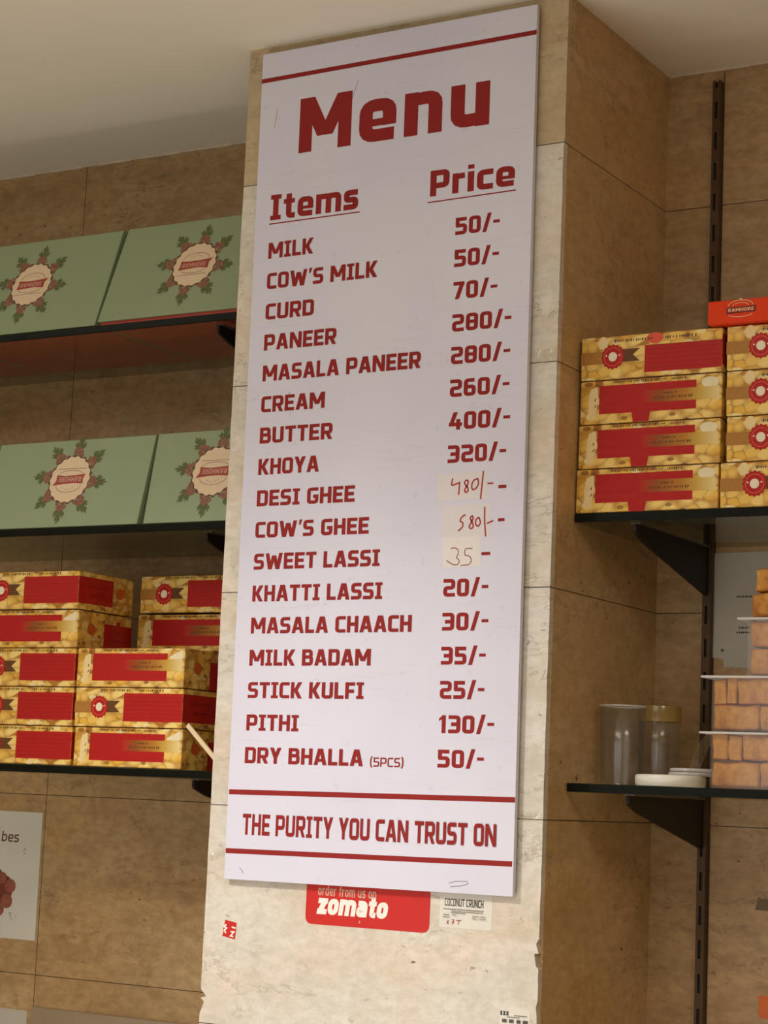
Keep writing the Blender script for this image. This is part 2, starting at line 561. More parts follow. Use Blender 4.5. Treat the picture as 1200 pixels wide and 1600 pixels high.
# ------------------------------------------------------------------ stroke lettering
def rc(pts, r, closed=False, seg=4):
    out = []
    n = len(pts)
    for i, p in enumerate(pts):
        if not closed and i in (0, n - 1):
            out.append(p)
            continue
        a = Vector(pts[i - 1]) - Vector(p)
        b = Vector(pts[(i + 1) % n]) - Vector(p)
        if a.length < 1e-9 or b.length < 1e-9:
            continue
        d = min(r, a.length * 0.49, b.length * 0.49)
        p0 = Vector(p) + a.normalized() * d
        p1 = Vector(p) + b.normalized() * d
        for k in range(seg + 1):
            t = k / seg
            q = p0 * (1 - t) ** 2 + Vector(p) * 2 * t * (1 - t) + p1 * t ** 2
            out.append((q.x, q.y))
    return out


def strip(pts, w, closed=False):
    n = len(pts)
    L = []
    Rr = []
    for i in range(n):
        p = Vector(pts[i])
        a = Vector(pts[i - 1]) if (closed or i > 0) else None
        b = Vector(pts[(i + 1) % n]) if (closed or i < n - 1) else None
        d1 = (p - a).normalized() if a is not None else (b - p).normalized()
        d2 = (b - p).normalized() if b is not None else d1
        n1 = Vector((-d1.y, d1.x))
        n2 = Vector((-d2.y, d2.x))
        mm = n1 + n2
        if mm.length < 1e-6:
            mm = n1
        mm.normalize()
        k = w / 2 / max(0.35, mm.dot(n1))
        L.append((p.x + mm.x * k, p.y + mm.y * k))
        Rr.append((p.x - mm.x * k, p.y - mm.y * k))
    q = []
    for i in range(n if closed else n - 1):
        j = (i + 1) % n
        q.append([Rr[i], Rr[j], L[j], L[i]])
    return q


def glyph(ch, w, r):
    h = w / 2
    T, B = 1 - h, h
    rect = lambda x0, y0, x1, y1: [[(x0, y0), (x1, y0), (x1, y1), (x0, y1)]]
    wd = w * 1.08
    dg = lambda x0, y0, x1, y1, k=1.0: [[(x0 - wd * k / 2, y0), (x0 + wd * k / 2, y0), (x1 + wd * k / 2, y1), (x1 - wd * k / 2, y1)]] if y1 > y0 else [[(x1 - wd * k / 2, y1), (x1 + wd * k / 2, y1), (x0 + wd * k / 2, y0), (x0 - wd * k / 2, y0)]]
    ln = lambda pts, rr=r, closed=False: strip(rc(pts, rr, closed) if rr else pts, w, closed)
    W = 0.66
    Lx, Rx, Mx = h, W - h, W / 2
    X = 0.77
    if ch == ' ':
        return 0.26, []
    if ch == 'A':
        W = 0.74
        return W, [dg(wd / 2, 0, W / 2 - 0.035, 1), dg(W - wd / 2, 0, W / 2 + 0.035, 1), rect(0.17, 0.2, W - 0.17, 0.2 + w * 0.88)]
    if ch == 'B':
        return W, [rect(0, 0, w, 1), ln([(Lx, T), (Rx - 0.03, T), (Rx - 0.03, 0.53), (Lx, 0.53)]), ln([(Lx, 0.53), (Rx, 0.53), (Rx, B), (Lx, B)])]
    if ch == 'C':
        W = 0.60
        return W, [ln([(W, T), (Lx, T), (Lx, B), (W, B)])]
    if ch == 'D':
        return W, [rect(0, 0, w, 1), ln([(Lx, T), (Rx, T), (Rx, B), (Lx, B)])]
    if ch == 'E':
        W = 0.58
        return W, [rect(0, 0, w, 1), rect(h, 1 - w, W, 1), rect(h, 0, W, w), rect(h, 0.5 - h, W - 0.05, 0.5 + h)]
    if ch == 'F':
        W = 0.56
        return W, [rect(0, 0, w, 1), rect(h, 1 - w, W, 1), rect(h, 0.46 - h, W - 0.05, 0.46 + h)]
    if ch == 'G':
        return W, [ln([(W - 0.02, T), (Lx, T), (Lx, B), (Rx, B), (Rx, 0.47)]), rect(W * 0.52, 0.56 - w, W, 0.56)]
    if ch == 'H':
        return W, [rect(0, 0, w, 1), rect(W - w, 0, W, 1), rect(h, 0.5 - h, W - h, 0.5 + h)]
    if ch == 'I':
        W = 0.42
        return W, [rect(W / 2 - h, 0, W / 2 + h, 1), rect(0, 1 - w * 0.85, W, 1), rect(0, 0, W, w * 0.85)]
    if ch == 'K':
        W = 0.66
        return W, [rect(0, 0, w, 1), dg(0.27, 0.47, W - wd / 2, 1, 1.1), dg(0.27, 0.53, W - wd / 2, 0, 1.1), rect(h, 0.5 - h, 0.30, 0.5 + h)]
    if ch == 'L':
        W = 0.54
        return W, [rect(0, 0, w, 1), rect(h, 0, W, w)]
    if ch == 'M':
        W = 0.90
        return W, [rect(0, 0, w, 1), rect(W - w, 0, W, 1), dg(W / 2 - 0.01, 0.27, wd / 2 + 0.01, 1, 1.02), dg(W / 2 + 0.01, 0.27, W - wd / 2 - 0.01, 1, 1.02)]
    if ch == 'N':
        W = 0.72
        return W, [rect(0, 0, w, 1), rect(W - w, 0, W, 1), dg(W - wd / 2, 0, wd / 2, 1)]
    if ch == 'O' or ch == '0':
        if ch == '0':
            W = 0.62
            Rx = W - h
        return W, [ln([(Lx, B), (Rx, B), (Rx, T), (Lx, T)], r, True)]
    if ch == 'P':
        return W, [rect(0, 0, w, 1), ln([(Lx, T), (Rx, T), (Rx, 0.40), (Lx, 0.40)])]
    if ch == 'R':
        return W, [rect(0, 0, w, 1), ln([(Lx, T), (Rx, T), (Rx, 0.43), (Lx, 0.43)]), dg(W - wd / 2, 0, W * 0.52, 0.45)]
    if ch == 'S':
        W = 0.62
        Rx = W - h
        return W, [ln([(W - 0.03, T), (Lx, T), (Lx, 0.5), (Rx, 0.5), (Rx, B), (0.0, B)])]
    if ch == 'T':
        W = 0.62
        return W, [rect(W / 2 - h, 0, W / 2 + h, 1), rect(0, 1 - w, W, 1)]
    if ch == 'U':
        return W, [ln([(Lx, 1), (Lx, B), (Rx, B), (Rx, 1)])]
    if ch == 'V':
        W = 0.72
        return W, [dg(W / 2 - 0.02, 0, wd / 2, 1), dg(W / 2 + 0.02, 0, W - wd / 2, 1)]
    if ch == 'W':
        W = 1.04
        a = wd / 2
        return W, [dg(W * 0.27, 0, a, 1), dg(W * 0.27 + 0.02, 0, W / 2 - 0.02, 0.86), dg(W * 0.73 - 0.02, 0, W / 2 + 0.02, 0.86), dg(W * 0.73, 0, W - a, 1)]
    if ch == 'Y':
        W = 0.68
        return W, [rect(W / 2 - h, 0, W / 2 + h, 0.45), dg(W / 2, 0.38, wd / 2, 1, 1.05), dg(W / 2, 0.38, W - wd / 2, 1, 1.05)]
    if ch == "'":
        return 0.20, [[[(0.02, 0.72), (0.13, 0.72), (0.22, 1.04), (0.05, 1.04)]]]
    if ch == '1':
        W = 0.40
        return W, [rect(W - w - 0.04, 0, W - 0.04, 1), [[(0.0, 0.80), (0.0, 0.66), (W - w, 0.80), (W - w, 1.0)]]]
    if ch == '2':
        W = 0.62
        Rx = W - h
        return W, [ln([(0, T), (Rx, T), (Rx, 0.5), (Lx, 0.5), (Lx, B), (W, B)])]
    if ch == '3':
        W = 0.62
        Rx = W - h
        return W, [ln([(0, T), (Rx, T), (Rx, B), (0, B)]), rect(0.14, 0.5 - h, Rx, 0.5 + h)]
    if ch == '4':
        W = 0.68
        return W, [dg(wd / 2, 0.26, 0.34, 1, 1.0), rect(0, 0.2, W, 0.2 + w * 0.95), rect(W - w - 0.09, 0, W - 0.09, 0.6)]
    if ch == '5':
        W = 0.62
        Rx = W - h
        return W, [rect(0.01, 0.5, w + 0.01, 1), rect(0.01, 1 - w, W - 0.03, 1), ln([(0.01 + 0.03, 0.53), (Rx, 0.53), (Rx, B), (0, B)])]
    if ch == '6':
        W = 0.62
        Rx = W - h
        return W, [ln([(W - 0.08, T), (Lx, T), (Lx, B), (Rx, B), (Rx, 0.53), (w, 0.53)])]
    if ch == '7':
        W = 0.58
        return W, [rect(0, 1 - w, W, 1), dg(0.20, 0, W - wd / 2, 1 - w * 0.5)]
    if ch == '8':
        W = 0.63
        Rx = W - h
        return W, [ln([(Lx, B), (Rx, B), (Rx, T), (Lx, T)], r, True), rect(h, 0.51 - h * 0.9, Rx, 0.51 + h * 0.9)]
    if ch == '/':
        W = 0.46
        return W, [dg(0.10, -0.02, W - 0.10, 1.06, 0.9)]
    if ch == '-':
        return 0.36, [rect(0.0, 0.44, 0.34, 0.44 + w * 0.82)]
    if ch == '(':
        return 0.26, [ln([(0.22, 1.12), (0.08, 0.85), (0.08, 0.15), (0.22, -0.12)], 0.2)]
    if ch == ')':
        return 0.26, [ln([(0.04, 1.12), (0.18, 0.85), (0.18, 0.15), (0.04, -0.12)], 0.2)]
    # lower case
    W = 0.62
    Lx, Rx = h, W - h
    if ch == 'n':
        return W, [rect(0, 0, w, X), ln([(Lx, X - h - 0.02), (Rx, X - h), (Rx, 0)], r * 1.2)]
    if ch == 'm':
        W = 0.98
        return W, [rect(0, 0, w, X), ln([(Lx, X - h), (W / 2, X - h), (W / 2, 0)], r), ln([(W / 2, X - h), (W - h, X - h), (W - h, 0)], r)]
    if ch == 'u':
        return W, [ln([(Lx, X), (Lx, h), (Rx, h + 0.02)], r * 1.2), rect(W - w, 0, W, X)]
    if ch == 'e':
        return W, [ln([(Lx, X * 0.47), (Rx, X * 0.47), (Rx, X - h), (Lx, X - h), (Lx, h), (W - 0.03, h)], r) if w < 0.2 else
                   ln([(Rx, X * 0.36), (Rx, X - h), (Lx, X - h), (Lx, h), (W - 0.03, h)], r * 1.2), rect(h, X * 0.47 - w * 0.36, Rx + h * 0.99, X * 0.47 + w * 0.22)]
    if ch == 'r':
        W = 0.42
        return W, [rect(0, 0, w, X), ln([(Lx, X - h - 0.03), (W, X - h)], 0)]
    if ch == 'i':
        return w, [rect(0, 0, w, X), rect(0, 0.87, w, 0.87 + w * 0.75)]
    if ch == 'c':
        W = 0.54
        return W, [ln([(W, X - h), (Lx, X - h), (Lx, h), (W, h)], r)]
    if ch == 't':
        W = 0.46
        return W, [ln([(0.10 + h, 0.97), (0.10 + h, h), (W, h)], r), rect(0, X - w * 0.85, W - 0.02, X)]
    if ch == 's':
        W = 0.56
        Rx = W - h
        return W, [ln([(W - 0.03, X - h), (Lx, X - h), (Lx, X / 2), (Rx, X / 2), (Rx, h), (0, h)], r * 0.8)]
    if ch in 'odbag':
        o_ = [ln([(Lx, h), (Rx, h), (Rx, X - h), (Lx, X - h)], r * 1.3, True)]
        if ch == 'd':
            o_.append(rect(W - w, 0, W, 1.05))
        if ch == 'b':
            o_.append(rect(0, 0, w, 1.05))
        if ch == 'a':
            o_ = [ln([(0.06, X - h), (Rx, X - h), (Rx, 0)], r * 1.2), ln([(Rx, X * 0.52), (Lx, X * 0.52), (Lx, h), (Rx, h)], r)]
        return W, o_
    if ch == 'z':
        W = 0.56
        return W, [rect(0, X - w, W, X), rect(0, 0, W, w), dg(wd * 0.6, h, W - wd * 0.6, X - h, 1.2)]
    if ch == 'f':
        W = 0.40
        return W, [ln([(W, 1.0 - h), (0.08 + h, 1.0 - h), (0.08 + h, 0)], r), rect(0, X - w * 0.85, W - 0.02, X)]
    return 0.3, []


def text(mb, s, x, y, cap, tr, weight=0.2, width=None, track=0.115, radius=0.13, shear=0.0, right=None):
    items = []
    cx = 0.0
    for ch in s:
        W, gl = glyph(ch, weight, radius)
        items.append((cx, gl))
        cx += W + track
    tot = cx - track
    if s.endswith('-'):
        tot -= 0.02
    sx = cap if width is None else width / tot
    for gx, gl in items:
        for piece in gl:
            mb.flat([[[(x + (gx + u) * sx + shear * v * cap, y + v * cap) for u, v in q] for q in piece]], tr)
    return mb


# ------------------------------------------------------------------ the room
D = 0.35808          # back wall
PL, PR = -0.06528, 0.46438
CEIL = 1.24094
FL = -ZO
struct('floor', MB().box(-2.4, 3.0, -5.0, 0.45, FL - 0.05, FL), M['floor'])
struct('ceiling', MB().box(-2.4, 3.0, -5.0, 0.45, CEIL, CEIL + 0.05), M['ceiling'])
struct('wall_back', MB().box(-2.4, 3.0, D, D + 0.08, FL, CEIL), M['wall'])
struct('wall_left', MB().box(-2.48, -2.4, -5.0, D + 0.08, FL, CEIL + 0.05), M['plaster'])
struct('wall_right', MB().box(3.0, 3.08, -5.0, D + 0.08, FL, CEIL + 0.05), M['plaster'])

pil = struct('pillar', MB().box(PL + 0.004, PR, 0.011, D, FL, CEIL), M['side'])
# stone facing slab of the pillar with its worn, chipped edges
rn = random.Random(3)
edge_r, edge_l = [], []
z = FL
chips = {-0.0397: 0.0, -0.0480: -0.0045, -0.0605: -0.0062, -0.0764: -0.0035, -0.0923: 0.0, -0.128: -0.0015}
zs = sorted([FL + 0.02 * k for k in range(int((CEIL - FL) / 0.02))] + list(chips) + [CEIL])
for z in zs:
    j = rn.uniform(-0.0004, 0.0004)
    off = chips.get(z, 0.0)
    step = 0.0022 if z > 1.03 else 0.0
    edge_r.append((PR - 0.0005 + j + off + step * 0.6, z))
lch = {-0.1475: 0.0, -0.1573: 0.009, -0.1650: 0.006, -0.1738: 0.003, -0.1872: 0.0, -0.2: 0.002}
zs = sorted([FL + 0.02 * k for k in range(int((CEIL - FL) / 0.02))] + list(lch) + [CEIL])
for z in zs:
    edge_l.append((PL + rn.uniform(-0.0004, 0.0004) + lch.get(z, 0.0), z))
facing = MB()
facing.prism([(x, z) for x, z in edge_r] + [(x, z) for x, z in reversed(edge_l)], 'y', 0.0, 0.011)
struct('stone_facing', facing, M['pillar'], pil)
g = MB()
g.box(PL, PR, 0.0005, 0.010, CEIL - 0.0022, CEIL - 0.0002)
# caulk bead where the left wall meets the ceiling
bead = MB()
pts = []
seg = 60
for i in range(seg):
    x0 = -2.4 + (PL - 0.13 + 2.4) * i / seg
    x1 = -2.4 + (PL - 0.13 + 2.4) * (i + 1) / seg
    r = 0.0032 + 0.001 * math.sin(i * 2.1)
    bead.box(x0, x1, D - r, D + 0.001, CEIL - r, CEIL + 0.001)
struct('trim_1', bead, M['caulk'])
bead = MB()
for i in range(40):
    x0 = PR + 0.004 + (3.0 - PR) * i / 40
    x1 = PR + 0.004 + (3.0 - PR) * (i + 1) / 40
    r = 0.0026 + 0.0007 * math.sin(i * 1.7)
    bead.box(x0, x1, D - r, D + 0.001, CEIL - r, CEIL + 0.001)
struct('trim_2', bead, M['caulk'])
led = MB().box(-0.6655, PL + 0.004, D - 0.006, D, -0.40, -0.2475)
struct('trim_3', led, M['greytrim'])

# ------------------------------------------------------------------ menu board
BW, BH = 0.457, 1.21764
mbd = thing('menu_board', 'tall white menu board with maroon lettering fixed to the front of the stone pillar', 'sign',
            (-0.02743, 0.0, 0.00822), roty=-0.0055059)
MB().box(0, BW, -0.012, -0.004, 0, BH).build('panel', M['board'], mbd, bevel=0.0006)
for (x, z) in ((0.05, 0.06), (0.38, 0.06), (0.05, 1.13), (0.38, 1.13)):
    MB().box(x, x + 0.03, -0.0042, 0.0, z, z + 0.03).build('mounting_pad', M['foam'], mbd)
TB = lambda u, v, n: (u, -0.01215 - n, v)
rules = [(0.0, 1.1755, 0.457, 1.1772, 0.0068), (0.002, 0.1222, 0.4565, 0.1250, 0.0071), (0.001, 0.0396, 0.455, 0.0420, 0.0070)]
for x0, z0, x1, z1, h in rules:
    MB().flat([[(x0, z0 - h / 2), (x1, z1 - h / 2), (x1, z1 + h / 2), (x0, z0 + h / 2)]], TB).build('rule', M['ink'], mbd, fix=False)
text(MB(), 'Menu', 0.0712, 1.0546, 0.083, TB, 0.225, 0.3157, 0.135, 0.13).build('heading', M['ink'], mbd, fix=False)
o = text(MB(), 'Items', 0.0266, 0.9578, 0.0385, TB, 0.215, 0.1515, 0.10, 0.12).build('column_heading', M['ink'], mbd, fix=False)
MB().flat([[(0.025, 0.9515), (0.1817, 0.9520), (0.1817, 0.9538), (0.025, 0.9533)]], TB).build('underline', M['ink'], o, fix=False)
o = text(MB(), 'Price', 0.2962, 0.9612, 0.0375, TB, 0.215, 0.1334, 0.10, 0.12).build('column_heading', M['ink'], mbd, fix=False)
MB().flat([[(0.2927, 0.9521), (0.4317, 0.9535), (0.4317, 0.9553), (0.2927, 0.9539)]], TB).build('underline', M['ink'], o, fix=False)
rows = [('MILK', .1044, '50/-', .4084), ("COW'S MILK", .2144, '50/-', .4086), ('CURD', .1101, '70/-', .4074), ('PANEER', .1503, '280/-', .4306),
        ('MASALA PANEER', .2908, '280/-', .4303), ('CREAM', .1354, '260/-', .4305), ('BUTTER', .1505, '400/-', .4330), ('KHOYA', .1302, '320/-', .4286),
        ('DESI GHEE', .1919, None, 0), ("COW'S GHEE", .2170, None, 0), ('SWEET LASSI', .2366, None, 0), ('KHATTI LASSI', .2428, '20/-', .4077),
        ('MASALA CHAACH', .2914, '30/-', .4093), ('MILK BADAM', .2283, '35/-', .4069), ('STICK KULFI', .2190, '25/-', .4065), ('PITHI', .1145, '130/-', .4225),
        ('DRY BHALLA', .2222, '50/-', .4088)]
hand = {'DESI GHEE': ([[(0.3478, 0.557), (0.3457, 0.5468), (0.3588, 0.5506)], [(0.3588, 0.552), (0.3578, 0.5337)], [(0.3711, 0.5537), (0.3662, 0.5524), (0.3672, 0.5472), (0.372, 0.5433), (0.3722, 0.5374), (0.3676, 0.5365), (0.3666, 0.5406), (0.3706, 0.5456), (0.3723, 0.5507), (0.3711, 0.5537)], [(0.3866, 0.5551), (0.3793, 0.5525), (0.3772, 0.5446), (0.379, 0.5393), (0.3846, 0.5413), (0.3885, 0.5484), (0.3866, 0.5551)], [(0.3949, 0.565), (0.3917, 0.5263)], [(0.4015, 0.5475), (0.4105, 0.5474)]], 0.0023, (0.4182, 0.4304, 0.5422)),
        "COW'S GHEE": ([[(0.3695, 0.506), (0.3635, 0.5033), (0.3608, 0.4969), (0.3658, 0.4959), (0.366, 0.4893), (0.3588, 0.484)], [(0.3794, 0.5042), (0.3763, 0.5007), (0.3805, 0.4954), (0.3824, 0.4887), (0.3784, 0.486), (0.375, 0.489), (0.3789, 0.4954), (0.3819, 0.5019), (0.3794, 0.5042)], [(0.3901, 0.5016), (0.3853, 0.4988), (0.3852, 0.4916), (0.3897, 0.4888), (0.3933, 0.4942), (0.3901, 0.5016)], [(0.3986, 0.5158), (0.3989, 0.4969), (0.4013, 0.475)], [(0.4026, 0.4927), (0.4122, 0.4964)]], 0.0023, (0.4192, 0.4292, 0.4970)),
        'SWEET LASSI': ([[(0.3481, 0.46), (0.3538, 0.4617), (0.3606, 0.4581), (0.36, 0.4516), (0.3568, 0.448), (0.3627, 0.4435), (0.3605, 0.4377), (0.3539, 0.4374), (0.3421, 0.444)], [(0.3818, 0.4594), (0.3703, 0.4597), (0.3699, 0.4498), (0.3772, 0.4499), (0.3815, 0.4437), (0.3777, 0.4372), (0.3638, 0.4366)]], 0.0014, (0.3956, 0.4090, 0.4518))}
MB().flat([[(0.3240, 0.5265), (0.4040, 0.5276), (0.4013, 0.5654), (0.3231, 0.5640)]], lambda u, v, n: (u, -0.01206 - n, v)).build('paper_patch', M['tape_patch'], mbd, fix=False)
MB().flat([[(0.3334, 0.4776), (0.4072, 0.4751), (0.4058, 0.5200), (0.3330, 0.5190)]], lambda u, v, n: (u, -0.01206 - n, v)).build('paper_patch', M['tape_patch'], mbd, fix=False)
pp = MB().flat([[(0.3370, 0.4345), (0.3950, 0.4355), (0.3920, 0.4765), (0.3355, 0.4758)]], lambda u, v, n: (u, -0.0121 - n, v)).build('paper_patch', M['patch'], mbd, fix=False)
pp['label'] = 'cream paper square with a handwritten 35'
for i, (nm, ue, pr, pe) in enumerate(rows):
    zb = 0.8996 - 0.04602 * i
    text(MB(), nm, 0.0263, zb, 0.0241 - 0.00009 * i, TB, 0.205, ue - 0.0263, 0.085, 0.13).build('item_name', M['ink'], mbd, fix=False)
    if pr:
        text(MB(), pr, 0.3388, zb + 0.0010, 0.0248 - 0.00005 * i, TB, 0.21, pe - 0.3388, 0.095, 0.13).build('price', M['ink'], mbd, fix=False)
    else:
        st, w, (d0, d1, dz) = hand[nm]
        k = MB()
        for s in st:
            sm = rc(s, 0.0035, False, 4) if len(s) > 2 else s
            k.flat([strip(sm, w)], TB)
        hp = k.build('price', M['pen_thin'] if nm.startswith('SWEET') else M['pen_red'], mbd, fix=False)
        hp['label'] = 'handwritten price in pen'
        MB().flat([[(d0, dz - 0.0022), (d1, dz - 0.0022), (d1, dz + 0.0022), (d0, dz + 0.0022)]], TB).build('price_dash', M['ink'], mbd, fix=False)
text(MB(), '(5PCS)', 0.2334, 0.1632, 0.0125, TB, 0.15, 0.0530, 0.10, 0.14).build('portion_note', M['ink'], mbd, fix=False)
text(MB(), 'THE PURITY YOU CAN TRUST ON', 0.0278, 0.0630, 0.0293, TB, 0.19, 0.4030, 0.085, 0.13).build('slogan', M['ink'], mbd, fix=False)
for pl_ in ([(0.0255, 0.0166), (0.0304, 0.0137), (0.0325, 0.0092)], [(0.3625, 0.0127), (0.372, 0.0156), (0.3895, 0.0163), (0.3916, 0.0132), (0.380, 0.0098), (0.3648, 0.0082)]):
    MB().flat([strip(rc(pl_, 0.003), 0.0008)], TB).build('pen_mark', M['pen_grey'], mbd, fix=False)
for pl_ in ([(0.170, 1.152), (0.158, 1.118)], [(0.031, 1.128), (0.027, 1.100)], [(0.3385, 0.978), (0.3345, 0.970)], [(0.075, 0.697), (0.071, 0.684)]):
    MB().flat([strip(pl_, 0.0007)], TB).build('scratch', M['pen_grey'], mbd, fix=False)

# ------------------------------------------------------------------ stickers on the pillar
FP = lambda dx, dz, base=0.0003: (lambda u, v, n: (u + dx, -base - n, v + dz))


def rrect(x0, z0, x1, z1, r, seg=5):
    p = rc([(x0, z0), (x1, z0), (x1, z1), (x0, z1)], r * 1.6, True, seg)
    return p


st = thing('delivery_sticker', 'red sticker with white lettering tucked under the lower edge of the menu board', 'sticker', (0.105, 0, -0.0452))
MB().prism(rrect(-0.0005, 0.0, 0.196, 0.062, 0.007), 'y', -0.0003, 0.0).build('backing', M['zred'], st)
k = MB()
text(k, 'zomato', 0.0175, 0.0142, 0.0285, FP(0, 0, 0.0004), 0.255, 0.112, 0.045, 0.2, 0.14)
k.build('lettering', M['zwhite'], st, fix=False)
k = MB()
text(k, 'order from us on', 0.0185, 0.0395, 0.0135, FP(0, 0, 0.0004), 0.2, 0.094, 0.10, 0.2)
k.build('small_lettering', M['pinkish'], st, fix=False)
MB().flat([[(0.0850, 0.0050), (0.0885, 0.0062), (0.0880, 0.0090), (0.0862, 0.0100), (0.0868, 0.0072)]], FP(0, 0, 0.0004)).build('bird_mark', M['pinkish'], st, fix=False)

st = thing('price_label', 'small cream price label with black print beside the red sticker', 'label', (0.3157, 0, -0.0358))
MB().prism(rrect(0, 0, 0.0785, 0.0500, 0.002), 'y', -0.0003, 0.0).build('paper', M['label'], st)
k = MB()
text(k, 'COCONUT CRUNCH', 0.0075, 0.0285, 0.0098, FP(0, 0, 0.0004), 0.17, 0.0580, 0.11, 0.12)
for (x0, x1, z) in ((0.006, 0.066, 0.0240), (0.018, 0.066, 0.0215), (0.018, 0.040, 0.0195), (0.006, 0.015, 0.0165), (0.020, 0.026, 0.0165), (0.050, 0.060, 0.0165), (0.062, 0.070, 0.0165), (0.006, 0.016, 0.0135), (0.050, 0.058, 0.0135), (0.060, 0.071, 0.0135)):
    x = x0
    while x < x1:
        e = min(x1, x + rn.uniform(0.001, 0.003))
        k.flat([[(x, z), (e, z), (e, z + 0.0009), (x, z + 0.0009)]], FP(0, 0, 0.0004))
        x = e + 0.0006
k.build('lettering', M['labelink'], st, fix=False)
k = MB()
for pl_ in ([(0.0115, 0.0045), (0.0145, 0.0095)], [(0.0115, 0.0095), (0.0148, 0.0045)], [(0.0190, 0.0105), (0.0225, 0.0105), (0.0200, 0.0040)], [(0.0185, 0.0075), (0.0232, 0.0075)], [(0.0260, 0.0100), (0.0330, 0.0105)], [(0.0300, 0.0105), (0.0290, 0.0050)]):
    k.flat([strip(pl_, 0.0011)], FP(0, 0, 0.0004))
hp = k.build('handwriting', M['pen_red'], st, fix=False)

st = thing('sticker_scrap', 'torn scrap of red sticker left of the large red sticker on the pillar', 'sticker', (-0.0225, 0, -0.0630))
c_, s_ = math.cos(-0.15), math.sin(-0.15)
MB().prism([(-0.0070, 0.0139), (0.0129, 0.0108), (0.0120, 0.0030), (0.0125, 0.0016), (0.0111, -0.0124), (-0.0111, -0.0086), (-0.0090, -0.0030), (-0.0100, 0.0010), (-0.0085, 0.0050)], 'y', -0.0003, 0.0).build('backing', M['zred'], st)
k = MB()
k.flat([strip([(-0.0045, 0.0075), (-0.0080, 0.0045), (-0.0040, 0.0025), (-0.0075, -0.0005), (-0.0045, -0.0045)], 0.0024)], FP(0, 0, 0.0004))
k.flat([strip([(0.0035, -0.0020), (0.0090, -0.0020), (0.0035, -0.0080), (0.0085, -0.0085)], 0.0020)], FP(0, 0, 0.0004))
k.flat([strip([(0.0050, 0.0045), (0.0115, 0.0035)], 0.0022)], FP(0, 0, 0.0004))
k.build('white_print', M['zwhite'], st, fix=False)

st = thing('stock_label', 'worn paper label with faded print at the foot of the pillar', 'label', (0.4095, 0, -0.170))
MB().prism([(0, 0), (0.044, 0.002), (0.045, 0.036), (0.030, 0.040), (0.018, 0.043), (0.012, 0.036), (0.001, 0.034)], 'y', -0.00025, 0.0).build('paper', M['label'], st)
k = MB()
text(k, 'III', 0.0015, 0.0285, 0.0052, FP(0, 0, 0.0004), 0.3, 0.0125, 0.1)
for (x0, x1, z, h) in ((0.022, 0.041, 0.0285, 0.0011), (0.012, 0.030, 0.0262, 0.0010), (0.005, 0.012, 0.0195, 0.0045), (0.015, 0.022, 0.0195, 0.0045), (0.026, 0.032, 0.0195, 0.0045), (0.035, 0.042, 0.0195, 0.0045)):
    x = x0
    while x < x1:
        e = min(x1, x + rn.uniform(0.0012, 0.0026))
        k.flat([[(x, z), (e, z), (e, z + h), (x, z + h)]], FP(0, 0, 0.0004))
        x = e + 0.0006
k.build('faded_print', M['labelink'], st, fix=False)


def tape(x0, x1, z0, z1, label, sl=0.0):
    n = 12
    k = MB()
    r2 = random.Random(int(z0 * 1000))
    for i in range(n):
        for j in range(2):
            pass
    vs, fs = [], []
    for i in range(n + 1):
        for j in range(4):
            x = x0 + (x1 - x0) * i / n
            z = z0 + (z1 - z0) * j / 3 + sl * i / n + r2.uniform(-0.0008, 0.0008)
            vs.append((x, -0.0006 - r2.uniform(0, 0.0022), z))
    for i in range(n):
        for j in range(3):
            a = i * 4 + j
            fs.append((a, a + 4, a + 5, a + 1))
    k.add(vs, fs)
    o = k.build('clear_tape', M['tape'], fix=False)
    return tag(o, label, 'tape', 'strips of clear tape on the pillar')


tape(0.4325, 0.4640, 0.716, 0.738, 'crinkled strip of clear tape on the pillar right of the board at mid height', 0.006)
tape(0.4310, 0.4610, 0.108, 0.119, 'strip of clear tape on the pillar beside the upper maroon rule at the board foot', 0.001)
tape(0.4310, 0.4510, 0.057, 0.070, 'short strip of clear tape on the pillar beside the slogan rule', 0.001)
tape(-0.0620, -0.0290, 0.030, 0.041, 'strip of clear tape on the pillar left of the slogan', 0.012)

# ------------------------------------------------------------------ shelves
YF = D - 0.294


def shelf(x0, x1, zb, label, t=0.0115):
    o = thing('glass_shelf', label, 'shelf', ((x0 + x1) / 2, (YF + D) / 2, zb), 0, 'glass shelves on the back wall')
    w = (x1 - x0) / 2
    d = (D - YF) / 2
    MB().box(-w, w, -d + 0.003, d - 0.002, 0, t).build('pane', M['glass'], o)
    MB().box(-w, w, -d, -d + 0.0029, 0, t).build('polished_edge', M['edge'], o, bevel=0.0008)
    return o


ZL1, ZL2, ZL3 = 0.8440, 0.5208, 0.1475
ZR1, ZR2 = 0.5122, 0.1497
shelf(-1.70, PL - 0.002, ZL1, 'glass shelf left of the pillar, topmost, carrying green cartons')
shelf(-1.70, PL - 0.002, ZL2, 'glass shelf left of the pillar, middle one, above the dry fruit boxes')
shelf(-1.70, PL - 0.002, ZL3, 'glass shelf left of the pillar, lowest, carrying the dry fruit boxes')
shelf(PR + 0.002, 1.50, ZR1, 'glass shelf right of the pillar, upper, carrying yellow boxes')
shelf(PR + 0.002, 1.50, ZR2, 'glass shelf right of the pillar, lower, carrying trays of rusks')


